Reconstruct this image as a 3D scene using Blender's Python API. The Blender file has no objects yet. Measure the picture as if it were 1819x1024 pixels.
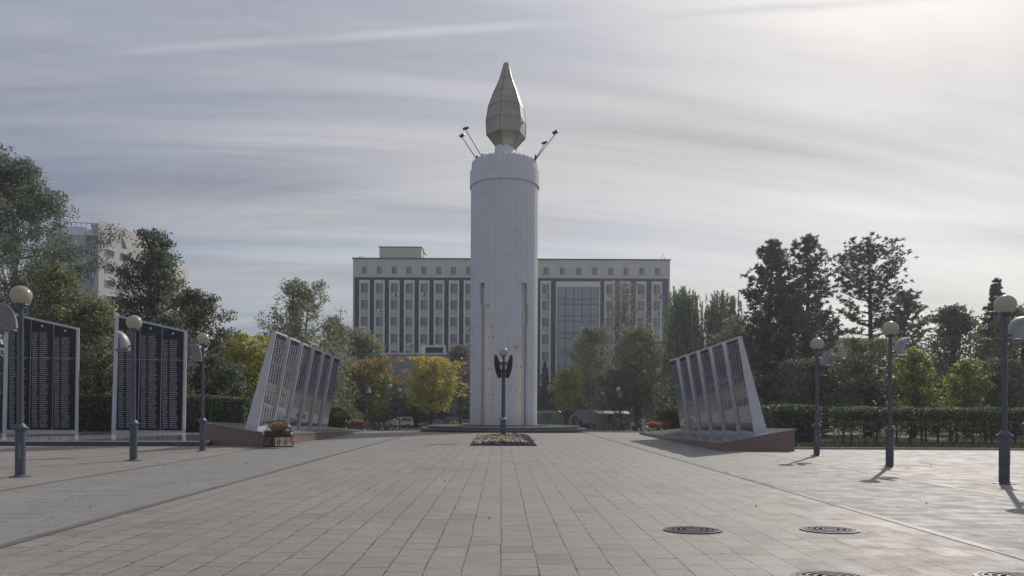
import bpy, bmesh, math, random
import numpy as np
from mathutils import Vector, Matrix
R = math.radians
random.seed(7)
scene = bpy.context.scene
COL = scene.collection
F = 1250.0; CX = 891.0; CY = 727.2; CAMH = 1.7; ROLL = R(0.3)
SUN_AZ = R(33); SUN_EL = R(37)          # azimuth measured from +Y towards +X
SUNDIR = Vector((math.sin(SUN_AZ)*math.cos(SUN_EL), math.cos(SUN_AZ)*math.cos(SUN_EL), math.sin(SUN_EL)))

def unroll(px, py):
    dx, dy = px-CX, py-CY
    return dx*math.cos(ROLL)+dy*math.sin(ROLL), -dx*math.sin(ROLL)+dy*math.cos(ROLL)
def X_at(px, Y, py=700): return unroll(px, py)[0]/F*Y
def Z_at(px, py, Y): return CAMH-unroll(px, py)[1]/F*Y
def ground(Y):
    pts = [(-1e4, 0), (50, 0), (85, -.88), (121, -1.6), (1e5, -1.6)]
    for (a, b), (c, d) in zip(pts, pts[1:]):
        if a <= Y <= c: return b+(d-b)*(Y-a)/(c-a)
    return 0

# ------------------------------------------------------------ mesh building
class MB:
    def __init__(s): s.v = []; s.f = []; s.m = []
    def add(s, vs, fs, mi=0):
        o = len(s.v); s.v += [tuple(v) for v in vs]
        for f in fs: s.f.append(tuple(i+o for i in f)); s.m.append(mi)
        return s
    def box(s, x0, x1, y0, y1, z0, z1, mi=0):
        v = [(x0,y0,z0),(x1,y0,z0),(x1,y1,z0),(x0,y1,z0),(x0,y0,z1),(x1,y0,z1),(x1,y1,z1),(x0,y1,z1)]
        return s.add(v, [(0,3,2,1),(4,5,6,7),(0,1,5,4),(1,2,6,5),(2,3,7,6),(3,0,4,7)], mi)
    def cbox(s, c, d, mi=0):
        return s.box(c[0]-d[0]/2, c[0]+d[0]/2, c[1]-d[1]/2, c[1]+d[1]/2, c[2]-d[2]/2, c[2]+d[2]/2, mi)
    def hexa(s, v, mi=0):   # 8 corners, bottom 4 then top 4, ccw
        return s.add(v, [(0,3,2,1),(4,5,6,7),(0,1,5,4),(1,2,6,5),(2,3,7,6),(3,0,4,7)], mi)
    def prism(s, poly, z0, z1, mi=0):  # poly in xy ccw
        n = len(poly)
        z0f = z0 if callable(z0) else (lambda p: z0); z1f = z1 if callable(z1) else (lambda p: z1)
        v = [(p[0],p[1],z0f(p)) for p in poly]+[(p[0],p[1],z1f(p)) for p in poly]
        f = [tuple(range(n-1,-1,-1)), tuple(range(n,2*n))]+[(i,(i+1)%n,n+(i+1)%n,n+i) for i in range(n)]
        return s.add(v, f, mi)
    def tube(s, pts, rad, n=8, mi=0, cap=True):
        pts = [Vector(p) for p in pts]
        if not hasattr(rad, '__len__'): rad = [rad]*len(pts)
        vs = []; fs = []
        for i, p in enumerate(pts):
            t = (pts[min(i+1,len(pts)-1)]-pts[max(i-1,0)])
            if t.length < 1e-6: t = Vector((0,0,1))
            t.normalize()
            a = Vector((1,0,0)) if abs(t.x) < .8 else Vector((0,1,0))
            u = t.cross(a).normalized(); w = t.cross(u)
            for k in range(n):
                an = 2*math.pi*k/n
                vs.append(p+(u*math.cos(an)+w*math.sin(an))*rad[i])
        for i in range(len(pts)-1):
            for k in range(n):
                a = i*n+k; b = i*n+(k+1)%n
                fs.append((a,b,b+n,a+n))
        if cap:
            fs.append(tuple(range(n-1,-1,-1))); fs.append(tuple(range((len(pts)-1)*n, len(pts)*n)))
        return s.add(vs, fs, mi)
    def lathe(s, prof, n=24, c=(0,0,0), mi=0, a0=0.0):  # prof (r,z)
        vs = []; fs = []
        for r, z in prof:
            for k in range(n):
                an = a0+2*math.pi*k/n
                vs.append((c[0]+r*math.cos(an), c[1]+r*math.sin(an), c[2]+z))
        for i in range(len(prof)-1):
            for k in range(n):
                a = i*n+k; b = i*n+(k+1)%n
                fs.append((a,b,b+n,a+n))
        fs.append(tuple(range(n-1,-1,-1))); fs.append(tuple(range((len(prof)-1)*n, len(prof)*n)))
        return s.add(vs, fs, mi)
    def sphere(s, c, r, n=16, m=10, mi=0):
        if not hasattr(r, '__len__'): r = (r,r,r)
        vs = [(c[0],c[1],c[2]-r[2])]; fs = []
        for i in range(1, m):
            th = -math.pi/2+math.pi*i/m
            for k in range(n):
                a = 2*math.pi*k/n
                vs.append((c[0]+r[0]*math.cos(th)*math.cos(a), c[1]+r[1]*math.cos(th)*math.sin(a), c[2]+r[2]*math.sin(th)))
        vs.append((c[0],c[1],c[2]+r[2])); top = len(vs)-1
        for k in range(n): fs.append((0,1+(k+1)%n,1+k)); fs.append((top,1+(m-2)*n+k,1+(m-2)*n+(k+1)%n))
        for i in range(m-2):
            for k in range(n):
                a = 1+i*n+k; b = 1+i*n+(k+1)%n
                fs.append((a,b,b+n,a+n))
        return s.add(vs, fs, mi)
    def build(s, name, mats, parent=None, smooth=False, loc=None, rot=None, bevel=0):
        me = bpy.data.meshes.new(name)
        me.from_pydata([tuple(v) for v in s.v], [], s.f)
        if not isinstance(mats, (list, tuple)): mats = [mats]
        for m in mats: me.materials.append(m)
        if len(mats) > 1: me.polygons.foreach_set('material_index', s.m)
        if smooth:
            me.polygons.foreach_set('use_smooth', [True]*len(s.f))
        me.update()
        o = bpy.data.objects.new(name, me); COL.objects.link(o)
        if smooth == 'auto':
            me.set_sharp_from_angle(angle=R(35))
        if parent: o.parent = parent
        if loc: o.location = loc
        if rot: o.rotation_euler = rot
        if bevel:
            b = o.modifiers.new('bevel', 'BEVEL'); b.width = bevel; b.segments = 2; b.limit_method = 'ANGLE'; b.angle_limit = R(40)
        return o

def tag(o, label=None, cat=None, group=None, kind=None):
    if label: o['label'] = label
    if cat: o['category'] = cat
    if group: o['group'] = group
    if kind: o['kind'] = kind
    return o
def empty(name, loc=(0,0,0), rz=0, label=None, cat=None, group=None):
    o = bpy.data.objects.new(name, None); COL.objects.link(o)
    o.location = loc; o.rotation_euler = (0,0,rz); o.empty_display_size = .3
    return tag(o, label, cat, group)
def kids(o): return [c for c in COL.objects if c.parent == o]
def copy_tree(o, loc, rz=0, label=None, scale=None, group=None):
    def rec(a, par):
        c = a.copy(); COL.objects.link(c); c.parent = par
        for ch in a.children: rec(ch, c)
        return c
    c = rec(o, None); c.location = loc; c.rotation_euler = (0,0,rz)
    if label: c['label'] = label
    if group: c['group'] = group
    if scale is not None: c.scale = scale if hasattr(scale,'__len__') else (scale,)*3
    return c

# ------------------------------------------------------------ materials
class NT:
    def __init__(s, nt): s.nt = nt
    def n(s, t, **kw):
        nd = s.nt.nodes.new(t)
        for k, v in kw.items():
            if k.startswith('_'): continue
            setattr(nd, k, v)
        return nd
    def link(s, a, b): s.nt.links.new(a, b)
    def val(s, sock, v):
        if isinstance(v, bpy.types.NodeSocket): s.link(v, sock)
        else: sock.default_value = v
    def math(s, op, a, b=None, c=None, clamp=False):
        nd = s.n('ShaderNodeMath', operation=op); nd.use_clamp = clamp
        s.val(nd.inputs[0], a)
        if b is not None: s.val(nd.inputs[1], b)
        if c is not None: s.val(nd.inputs[2], c)
        return nd.outputs[0]
    def mix(s, f, a, b, blend='MIX'):
        nd = s.n('ShaderNodeMix', data_type='RGBA', blend_type=blend)
        s.val(nd.inputs[0], f)
        s.val(nd.inputs[6], a if isinstance(a, bpy.types.NodeSocket) else c4(a))
        s.val(nd.inputs[7], b if isinstance(b, bpy.types.NodeSocket) else c4(b))
        return nd.outputs[2]
    def noise(s, vec, scale=5, detail=3, rough=.5, dist=0, out=0):
        nd = s.n('ShaderNodeTexNoise'); nd.inputs['Scale'].default_value = scale
        nd.inputs['Detail'].default_value = detail; nd.inputs['Roughness'].default_value = rough
        nd.inputs['Distortion'].default_value = dist
        if vec is not None: s.link(vec, nd.inputs['Vector'])
        return nd.outputs[out]
    def ramp(s, f, stops):
        nd = s.n('ShaderNodeValToRGB'); cr = nd.color_ramp
        while len(cr.elements) < len(stops): cr.elements.new(.5)
        for e, (p, c) in zip(cr.elements, stops): e.position = p; e.color = c4(c)
        s.link(f, nd.inputs[0]); return nd.outputs[0]
    def mapr(s, v, a, b, c=0, d=1):
        nd = s.n('ShaderNodeMapRange'); s.link(v, nd.inputs[0])
        nd.inputs[1].default_value = a; nd.inputs[2].default_value = b; nd.inputs[3].default_value = c; nd.inputs[4].default_value = d
        return nd.outputs[0]
    def vmul(s, v, k):
        nd = s.n('ShaderNodeVectorMath', operation='MULTIPLY'); s.link(v, nd.inputs[0]); nd.inputs[1].default_value = k
        return nd.outputs[0]
    def bump(s, h, strength=.3, dist=.02):
        nd = s.n('ShaderNodeBump'); nd.inputs['Strength'].default_value = strength; nd.inputs['Distance'].default_value = dist
        s.link(h, nd.inputs['Height']); return nd.outputs[0]
def c4(c):
    if isinstance(c, (int, float)): return (c,c,c,1)
    return (c[0],c[1],c[2],1)
def newmat(name):
    m = bpy.data.materials.new(name); m.use_nodes = True
    t = NT(m.node_tree); b = m.node_tree.nodes['Principled BSDF']
    return m, t, b
def simple(name, col, rough=.6, metal=0, var=.12, scale=3, bump=0, bscale=40, spec=.5, stretch=None, dirt=None):
    m, t, b = newmat(name)
    tc = t.n('ShaderNodeTexCoord'); v = tc.outputs['Object']
    if stretch: v = t.vmul(v, stretch)
    n = t.noise(v, scale, 5, .6)
    lo = tuple(c*(1-var) for c in col); hi = tuple(min(1,c*(1+var)) for c in col)
    c = t.mix(t.mapr(n, .3, .7), lo, hi)
    if dirt:
        n2 = t.noise(tc.outputs['Object'], dirt[1], 6, .65)
        c = t.mix(t.mapr(n2, .5, .75, 0, dirt[2]), c, dirt[0])
    t.link(c, b.inputs['Base Color'])
    t.link(t.mapr(n, .3, .7, max(0,rough-.06), min(1,rough+.06)), b.inputs['Roughness'])
    b.inputs['Metallic'].default_value = metal
    b.inputs['Specular IOR Level'].default_value = spec
    if bump:
        t.link(t.bump(t.noise(tc.outputs['Object'], bscale, 3), bump, .01), b.inputs['Normal'])
    return m

M = {}
M['lamp_metal'] = simple('lamp_metal', (.085,.095,.13), .45, .2, .2, 6, .15, 60)
M['lamp_metal_light'] = simple('lamp_metal_light', (.17,.18,.21), .5, .2, .15, 6)
M['hood'] = simple('hood', (.34,.34,.36), .45, 0, .12, 5, dirt=((.12,.12,.12),3,.5))
M['hood_in'] = simple('hood_in', (.16,.17,.23), .6, 0, .1, 5)
M['iron'] = simple('iron', (.02,.022,.035), .5, .3, .2, 8)
M['white_paint'] = simple('white_paint', (.55,.56,.60), .55, 0, .06, 2, .05, 30, dirt=((.36,.36,.38),1.3,.35))
M['white_part'] = simple('white_part', (.75,.75,.73), .5)
M['frame_paint'] = simple('frame_paint', (.50,.51,.56), .5, 0, .06, 2)
M['tower_white'] = simple('tower_white', (.66,.675,.74), .5, 0, .05, 1.2, 0, dirt=((.42,.43,.50),.5,.35))
M['tower_inner'] = simple('tower_inner', (.80,.78,.70), .55, 0, .05, 1, 0, dirt=((.45,.43,.40),.8,.3))
M['granite_step'] = simple('granite_step', (.075,.065,.085), .28, 0, .35, 18, .05, 60)
M['granite_red'] = simple('granite_red', (.20,.135,.125), .3, 0, .3, 25, .04, 60)
M['granite_top'] = simple('granite_top', (.30,.29,.29), .16, 0, .2, 22, .02, 60)
M['dark_glass'] = simple('dark_glass', (.03,.035,.05), .08, 0, .1, 2, spec=.8)
M['rubber'] = simple('rubber', (.02,.02,.022), .8)
M['chrome'] = simple('chrome', (.5,.5,.52), .25, .9)
M['bark'] = simple('bark', (.055,.045,.04), .9, 0, .4, 8, .6, 25, stretch=(1,1,.25))
M['bark_grey'] = simple('bark_grey', (.13,.125,.12), .9, 0, .4, 6, .5, 25, stretch=(1,1,.25))
M['bark_birch'] = simple('bark_birch', (.35,.34,.33), .8, 0, .25, 4, .2, 25, dirt=((.05,.05,.05),5,.9))
M['bark_pine'] = simple('bark_pine', (.075,.055,.05), .9, 0, .4, 8, .6, 25, stretch=(1,1,.25))
M['soil'] = simple('soil', (.035,.028,.022), .95, 0, .3, 20, .5, 40)
M['wood_brown'] = simple('wood_brown', (.16,.07,.045), .6, 0, .3, 6, .2, 30, stretch=(.3,3,3))
M['kerb'] = simple('kerb', (.30,.30,.29), .8, 0, .15, 6, .3, 60)
M['asphalt'] = simple('asphalt', (.07,.07,.075), .85, 0, .2, 8, .4, 120)
M['globe_amber'] = None

def globe_mat():
    m, t, b = newmat('opal_globe')
    n = t.noise(t.n('ShaderNodeTexCoord').outputs['Object'], 3, 4)
    c = t.mix(t.mapr(n,.35,.65), (.50,.48,.40), (.58,.56,.48))
    t.link(c, b.inputs['Base Color']); b.inputs['Roughness'].default_value = .22
    tr = t.n('ShaderNodeBsdfTranslucent'); tr.inputs[0].default_value = c4((.55,.52,.42))
    mx = t.n('ShaderNodeMixShader'); mx.inputs[0].default_value = .35
    out = m.node_tree.nodes['Material Output']
    t.link(b.outputs[0], mx.inputs[1]); t.link(tr.outputs[0], mx.inputs[2]); t.link(mx.outputs[0], out.inputs[0])
    return m
M['globe'] = globe_mat()

def leaf_mat(name, a, b_, c=None, tr=.4, rough=.5, sat=.82):
    """a,b_: two leaf colours mixed by clump attribute; c: accent colour for some leaves"""
    m, t, b = newmat(name)
    at = t.n('ShaderNodeAttribute', attribute_name='tint', attribute_type='GEOMETRY')
    geo = t.n('ShaderNodeNewGeometry')
    rnd = geo.outputs['Random Per Island']
    f = t.math('ADD', t.math('MULTIPLY', at.outputs['Fac'], .7), t.math('MULTIPLY', rnd, .3), clamp=True)
    col = t.mix(f, a, b_)
    if c is not None:
        at2 = t.n('ShaderNodeAttribute', attribute_name='accent', attribute_type='GEOMETRY')
        col = t.mix(at2.outputs['Fac'], col, c)
    v = t.mapr(rnd, 0, 1, .55, 1.45)
    hv = t.n('ShaderNodeHueSaturation'); hv.inputs['Saturation'].default_value = sat; t.link(v, hv.inputs['Value']); t.link(col, hv.inputs['Color'])
    t.link(hv.outputs[0], b.inputs['Base Color'])
    b.inputs['Roughness'].default_value = rough; b.inputs['Specular IOR Level'].default_value = .35
    tl = t.n('ShaderNodeBsdfTranslucent'); t.link(hv.outputs[0], tl.inputs[0])
    mx = t.n('ShaderNodeMixShader'); mx.inputs[0].default_value = tr
    t.link(b.outputs[0], mx.inputs[1]); t.link(tl.outputs[0], mx.inputs[2])
    t.link(mx.outputs[0], m.node_tree.nodes['Material Output'].inputs[0])
    return m
L = {}
L['grey_green'] = leaf_mat('leaf_grey_green', (0.106,0.145,0.098), (0.232,0.271,0.174), (0.388,0.330,0.098))
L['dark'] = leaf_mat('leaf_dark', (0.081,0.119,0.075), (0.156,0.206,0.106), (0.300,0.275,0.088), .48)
L['brown_green'] = leaf_mat('leaf_brown_green', (0.098,0.126,0.068), (0.194,0.194,0.098), (0.388,0.214,0.098))
L['olive'] = leaf_mat('leaf_olive', (0.136,0.165,0.068), (0.310,0.330,0.116), (0.465,0.388,0.098))
L['yellow_green'] = leaf_mat('leaf_yellow_green', (0.242,0.282,0.060), (0.564,0.524,0.101), (0.720,0.605,0.101), .45, sat=1.0)
L['yellow'] = leaf_mat('leaf_yellow', (0.338,0.351,0.078), (0.650,0.572,0.117), (0.720,0.468,0.104), .5, sat=1.0)
L['orange_green'] = leaf_mat('leaf_orange_green', (0.155,0.194,0.068), (0.388,0.330,0.098), (0.620,0.290,0.098), .4, sat=1.0)
L['birch'] = leaf_mat('leaf_birch', (0.174,0.214,0.116), (0.369,0.388,0.194), (0.504,0.426,0.136), .45)
L['willow'] = leaf_mat('leaf_willow', (0.116,0.174,0.098), (0.253,0.330,0.136), (0.465,0.446,0.136), .45)
L['pine'] = leaf_mat('leaf_pine', (0.094,0.119,0.088), (0.175,0.200,0.138), None, .42)
L['spruce'] = leaf_mat('leaf_spruce', (0.075,0.100,0.094), (0.138,0.169,0.144), None, .38)
L['hedge'] = leaf_mat('leaf_hedge', (0.081,0.125,0.062), (0.188,0.237,0.100), (0.325,0.325,0.125), .45)
L['bare'] = leaf_mat('leaf_bare', (0.188,0.175,0.150), (0.300,0.275,0.237), (0.250,0.213,0.125), .4)
L['grass'] = leaf_mat('leaf_grass', (.05,.075,.025), (.11,.14,.04), (.2,.18,.08), .4)

def paving(name, ca, cb, mort, bw, rh, swap, mstr=1.0, rough=.5, offset=.37, mcut=(.25,.7)):
    m, t, b = newmat(name)
    geo = t.n('ShaderNodeNewGeometry'); pos = geo.outputs['Position']
    nz = t.n('ShaderNodeTexNoise'); nz.inputs['Scale'].default_value = .9; nz.inputs['Detail'].default_value = 2
    t.link(pos, nz.inputs['Vector'])
    sub = t.n('ShaderNodeVectorMath', operation='SUBTRACT'); t.link(nz.outputs['Color'], sub.inputs[0]); sub.inputs[1].default_value = (.5,.5,.5)
    sc = t.vmul(sub.outputs[0], (.05,.05,0))
    nz3 = t.n('ShaderNodeTexNoise'); nz3.inputs['Scale'].default_value = 9; nz3.inputs['Detail'].default_value = 2; t.link(pos, nz3.inputs['Vector'])
    sub3 = t.n('ShaderNodeVectorMath', operation='SUBTRACT'); t.link(nz3.outputs['Color'], sub3.inputs[0]); sub3.inputs[1].default_value = (.5,.5,.5)
    ad0 = t.n('ShaderNodeVectorMath', operation='ADD'); t.link(sc, ad0.inputs[0]); t.link(t.vmul(sub3.outputs[0], (.014,.014,0)), ad0.inputs[1])
    ad = t.n('ShaderNodeVectorMath', operation='ADD'); t.link(pos, ad.inputs[0]); t.link(ad0.outputs[0], ad.inputs[1])
    v = ad.outputs[0]
    sep = t.n('ShaderNodeSeparateXYZ'); t.link(v, sep.inputs[0])
    cmb = t.n('ShaderNodeCombineXYZ')
    if swap: t.link(sep.outputs[1], cmb.inputs[0]); t.link(sep.outputs[0], cmb.inputs[1])
    else: t.link(sep.outputs[0], cmb.inputs[0]); t.link(sep.outputs[1], cmb.inputs[1])
    br = t.n('ShaderNodeTexBrick'); br.offset = offset; br.offset_frequency = 2; br.squash = .7; br.squash_frequency = 3
    t.link(cmb.outputs[0], br.inputs['Vector'])
    br.inputs['Color1'].default_value = c4(0); br.inputs['Color2'].default_value = c4(1)
    br.inputs['Mortar'].default_value = c4(.5)
    br.inputs['Scale'].default_value = 1; br.inputs['Mortar Size'].default_value = .0105; br.inputs['Mortar Smooth'].default_value = .2
    br.inputs['Brick Width'].default_value = bw; br.inputs['Row Height'].default_value = rh
    bwf = t.n('ShaderNodeRGBToBW'); t.link(br.outputs['Color'], bwf.inputs[0])
    big = t.noise(pos, .35, 4, .6)
    fine = t.noise(pos, 38, 5, .8)
    med = t.noise(pos, 2.2, 5, .65)
    col = t.mix(t.math('ADD', t.math('MULTIPLY', bwf.outputs[0], .22), t.math('MULTIPLY', med, .70)), ca, cb)
    col = t.mix(t.mapr(big, .35, .7, 0, .35), col, tuple(x*.72 for x in ca))
    col = t.mix(t.math('MULTIPLY', t.math('LESS_THAN', bwf.outputs[0], .05), .22), col, tuple(x*.5 for x in ca))
    st1 = t.noise(pos, .8, 7, .7, .8)
    col = t.mix(t.mapr(st1, .56, .72, 0, .4), col, tuple(x*.55 for x in ca))
    st2 = t.noise(t.vmul(pos, (1,.5,1)), .5, 6, .65, .4)
    col = t.mix(t.mapr(st2, .55, .75, 0, .35), col, tuple(min(1,x*1.25) for x in cb))
    spk = t.mapr(fine, .35, .65, .70, 1.26)
    hv = t.n('ShaderNodeHueSaturation'); t.link(spk, hv.inputs['Value']); t.link(col, hv.inputs['Color'])
    # joints: partly filled, stronger in places
    jn = t.math('MULTIPLY', t.mapr(t.noise(pos, 1.1, 3, .6), mcut[0], mcut[1], .35, mstr), t.mapr(t.noise(pos, 7, 2, .6), .35, .55, .35, 1.0))
    jf = t.math('MULTIPLY', br.outputs['Fac'], jn, clamp=True)
    col2 = t.mix(jf, hv.outputs[0], mort)
    # occasional gum spots and stains
    vo = t.n('ShaderNodeTexVoronoi'); vo.inputs['Scale'].default_value = 1.6; t.link(pos, vo.inputs['Vector'])
    spot = t.math('LESS_THAN', vo.outputs['Distance'], .035)
    col2 = t.mix(t.math('MULTIPLY', spot, .55), col2, tuple(x*.45 for x in ca))
    t.link(col2, b.inputs['Base Color'])
    rr = t.math('ADD', t.mapr(med, .3, .7, rough-.12, rough+.1), t.math('MULTIPLY', bwf.outputs[0], .14))
    t.link(rr, b.inputs['Roughness'])
    b.inputs['Specular IOR Level'].default_value = .4
    h = t.math('SUBTRACT', t.math('MULTIPLY', fine, .12), br.outputs['Fac'])
    t.link(t.bump(h, .35, .01), b.inputs['Normal'])
    return m
M['pave'] = paving('paving_pinkish', (.225,.205,.185), (.335,.308,.28), (.028,.025,.024), .55, .4, True, 1.2, .56)
M['pave_band'] = paving('paving_grey_green', (.222,.216,.203), (.30,.293,.275), (.04,.04,.04), .8, .2, False, 1.1, .60, .5)
M['pave_strip'] = paving('paving_strip', (.15,.14,.135), (.19,.18,.17), (.06,.06,.058), .8, .5, True, .8, .36, .5)
def grass_mat():
    m, t, b = newmat('grass_ground')
    geo = t.n('ShaderNodeNewGeometry'); p = geo.outputs['Position']
    n1 = t.noise(p, .6, 5, .6); n2 = t.noise(p, 14, 4, .7)
    c = t.mix(t.mapr(n1, .35, .65), (.05,.065,.025), (.105,.11,.045))
    c = t.mix(t.mapr(n2, .35, .75, 0, .6), c, (.16,.14,.07))
    t.link(c, b.inputs['Base Color']); b.inputs['Roughness'].default_value = .9
    t.link(t.bump(n2, .6, .05), b.inputs['Normal'])
    return m
M['grass'] = grass_mat()

def plaque_mat(name, cols, rowh, top, bot, grain=.015, base=.008, text=.33, rough=.05, seams=None, spec=.35, ior=1.5, freq=38):
    """polished dark granite with engraved lines; local x across, local z up. cols=[(x0,x1min,x1max)]"""
    m, t, b = newmat(name)
    tc = t.n('ShaderNodeTexCoord'); sep = t.n('ShaderNodeSeparateXYZ'); t.link(tc.outputs['Object'], sep.inputs[0])
    x, z = sep.outputs[0], sep.outputs[2]
    zr = t.math('DIVIDE', z, rowh); row = t.math('FLOOR', zr); fr = t.math('SUBTRACT', zr, row)
    line = t.math('MULTIPLY', t.math('GREATER_THAN', fr, .3), t.math('LESS_THAN', fr, .78))
    total = None
    for ci, (x0, xa, xb) in enumerate(cols):
        wn = t.n('ShaderNodeTexWhiteNoise', noise_dimensions='2D')
        cv = t.n('ShaderNodeCombineXYZ'); t.link(row, cv.inputs[0]); cv.inputs[1].default_value = ci*7.3+1
        t.link(cv.outputs[0], wn.inputs['Vector'])
        end = t.mapr(wn.outputs['Value'], 0, 1, xa, xb)
        mk = t.math('MULTIPLY', t.math('GREATER_THAN', x, x0), t.math('LESS_THAN', x, end))
        total = mk if total is None else t.math('MAXIMUM', total, mk)
    cv = t.n('ShaderNodeCombineXYZ'); t.link(t.math('MULTIPLY', x, freq), cv.inputs[0]); t.link(t.math('MULTIPLY', row, 3.7), cv.inputs[1]); t.link(t.math('MULTIPLY', fr, 1.5), cv.inputs[2])
    ch = t.mapr(t.noise(cv.outputs[0], 1.2, 2), .40, .5, .15, 1)
    mask = t.math('MULTIPLY', t.math('MULTIPLY', line, total), ch)
    mask = t.math('MULTIPLY', mask, t.math('MULTIPLY', t.math('GREATER_THAN', z, bot), t.math('LESS_THAN', z, top)))
    g = t.mapr(t.noise(tc.outputs['Object'], 120, 2), .3, .7, base*.6, grain)
    cc = t.n('ShaderNodeCombineXYZ'); t.link(g, cc.inputs[0]); t.link(g, cc.inputs[1]); t.link(t.math('MULTIPLY', g, 1.6), cc.inputs[2])
    c = t.mix(mask, cc.outputs[0], (text, text, text*1.05))
    if seams:
        for sx in seams:
            d = t.math('ABSOLUTE', t.math('SUBTRACT', x, sx))
            c = t.mix(t.math('LESS_THAN', d, .016), c, (.004,.004,.006))
    t.link(c, b.inputs['Base Color'])
    t.link(t.math('ADD', t.math('MULTIPLY', mask, .5), rough), b.inputs['Roughness'])
    b.inputs['Specular IOR Level'].default_value = spec; b.inputs['IOR'].default_value = ior
    t.link(t.bump(t.noise(tc.outputs['Object'], .9, 2), .03, .02), b.inputs['Normal'])
    return m

L['yellow_spray'] = leaf_mat('leaf_yellow_spray', (0.117,0.156,0.065), (0.208,0.247,0.091), (0.720,0.720,0.091), .55, sat=1.0)
# ------------------------------------------------------------ world, sun, camera
world = bpy.data.worlds.new("World"); scene.world = world; world.use_nodes = True
wt = NT(world.node_tree)
bg = world.node_tree.nodes['Background']
sky = wt.n('ShaderNodeTexSky', sky_type='NISHITA'); sky.sun_disc = False
sky.sun_elevation = SUN_EL; sky.sun_rotation = SUN_AZ; sky.air_density = 1.2; sky.dust_density = 2.0; sky.ozone_density = 2.0
tc = wt.n('ShaderNodeTexCoord'); d = tc.outputs['Generated']
sp = wt.n('ShaderNodeSeparateXYZ'); wt.link(d, sp.inputs[0])
den = wt.math('ADD', wt.math('MAXIMUM', sp.outputs[2], 0.0), .16)
cv = wt.n('ShaderNodeCombineXYZ')
wt.link(wt.math('DIVIDE', sp.outputs[0], den), cv.inputs[0]); wt.link(wt.math('DIVIDE', sp.outputs[1], den), cv.inputs[1])
rotn = wt.n('ShaderNodeVectorRotate', rotation_type='Z_AXIS'); rotn.inputs['Angle'].default_value = R(-8); wt.link(cv.outputs[0], rotn.inputs['Vector'])
st = wt.vmul(rotn.outputs[0], (.42, 1.5, 1))
n1 = wt.noise(st, .95, 7, .56, .7)
st2 = wt.vmul(rotn.outputs[0], (.25, 2.6, 1))
n2 = wt.noise(st2, 1.5, 6, .6, .9)
veil = wt.math('ADD', wt.math('MULTIPLY', n1, .62), wt.math('MULTIPLY', n2, .38))
cover = wt.mapr(veil, .385, .57)
dotn = wt.n('ShaderNodeVectorMath', operation='DOT_PRODUCT'); wt.link(d, dotn.inputs[0]); dotn.inputs[1].default_value = SUNDIR
glow = wt.mapr(dotn.outputs['Value'], .2, 1.0)
glow2 = wt.math('POWER', glow, 2.2)
CLOUD_NODES = {}
lit = wt.mix(glow2, (2.65,2.66,2.88), (4.7,4.6,4.45))       # thin sunlit cloud; forward scatter near the sun
dark = wt.mix(glow2, (1.15,1.3,1.88), (2.9,2.9,3.02))
cl = wt.mix(cover, dark, lit)
# more clear sky low on the left and in streaks
clr = wt.mapr(wt.noise(st, .55, 3, .5), .35, .62, .70, .98)
skyc = wt.mix(clr, sky.outputs[0], cl)
# long thin vapour trail
def dirpx(px, py):
    x, y = unroll(px, py); return Vector((x, F, -y)).normalized()
tn = dirpx(200, 92).cross(dirpx(1400, 14)).normalized()
dt = wt.n('ShaderNodeVectorMath', operation='DOT_PRODUCT')
jit = wt.n('ShaderNodeVectorMath', operation='ADD'); wt.link(d, jit.inputs[0])
jn = wt.n('ShaderNodeTexNoise'); jn.inputs['Scale'].default_value = 7; wt.link(d, jn.inputs['Vector'])
wt.link(wt.vmul(jn.outputs['Color'], (0,0,.012)), jit.inputs[1])
wt.link(jit.outputs[0], dt.inputs[0]); dt.inputs[1].default_value = tn
tr = wt.math('SUBTRACT', 1, wt.math('DIVIDE', wt.math('ABSOLUTE', wt.math('SUBTRACT', dt.outputs['Value'], tn.z*.006)), .0075), clamp=True)
tr = wt.math('MULTIPLY', wt.math('MULTIPLY', tr, wt.math('MULTIPLY', wt.mapr(wt.noise(d, 9, 5), .3, .6, .15, .7), wt.mapr(sp.outputs[0], -.55, -.1, .25, 1))), wt.math('GREATER_THAN', sp.outputs[1], 0))
skyc = wt.mix(tr, skyc, (4.3,4.35,4.5))
wt.link(skyc, bg.inputs[0]); bg.inputs[1].default_value = 0.108

sl = bpy.data.lights.new('sun', 'SUN'); sl.energy = 2.05; sl.angle = R(.6); sl.color = (1, .94, .86)
so = bpy.data.objects.new('sun', sl); COL.objects.link(so); so.rotation_euler = SUNDIR.to_track_quat('Z', 'Y').to_euler(); so.location = (30,30,60)
cam = bpy.data.cameras.new('camera'); cam.sensor_width = 36; cam.lens = F/1819*36
cam.shift_x = (909.5-CX)/1819; cam.shift_y = (CY-512)/1819; cam.clip_end = 3000; cam.clip_start = .1
co = bpy.data.objects.new('camera', cam); COL.objects.link(co); co.location = (0,0,CAMH)
co.rotation_euler = (Matrix.Rotation(R(90), 3, 'X') @ Matrix.Rotation(ROLL, 3, 'Z')).to_euler()
scene.camera = co
scene.view_settings.view_transform = 'Standard'; scene.view_settings.look = 'None'
scene.view_settings.exposure = 0.42; scene.view_settings.gamma = 1
scene.render.film_transparent = False
scene.cycles.max_bounces = 6; scene.cycles.transparent_max_bounces = 8

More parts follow.
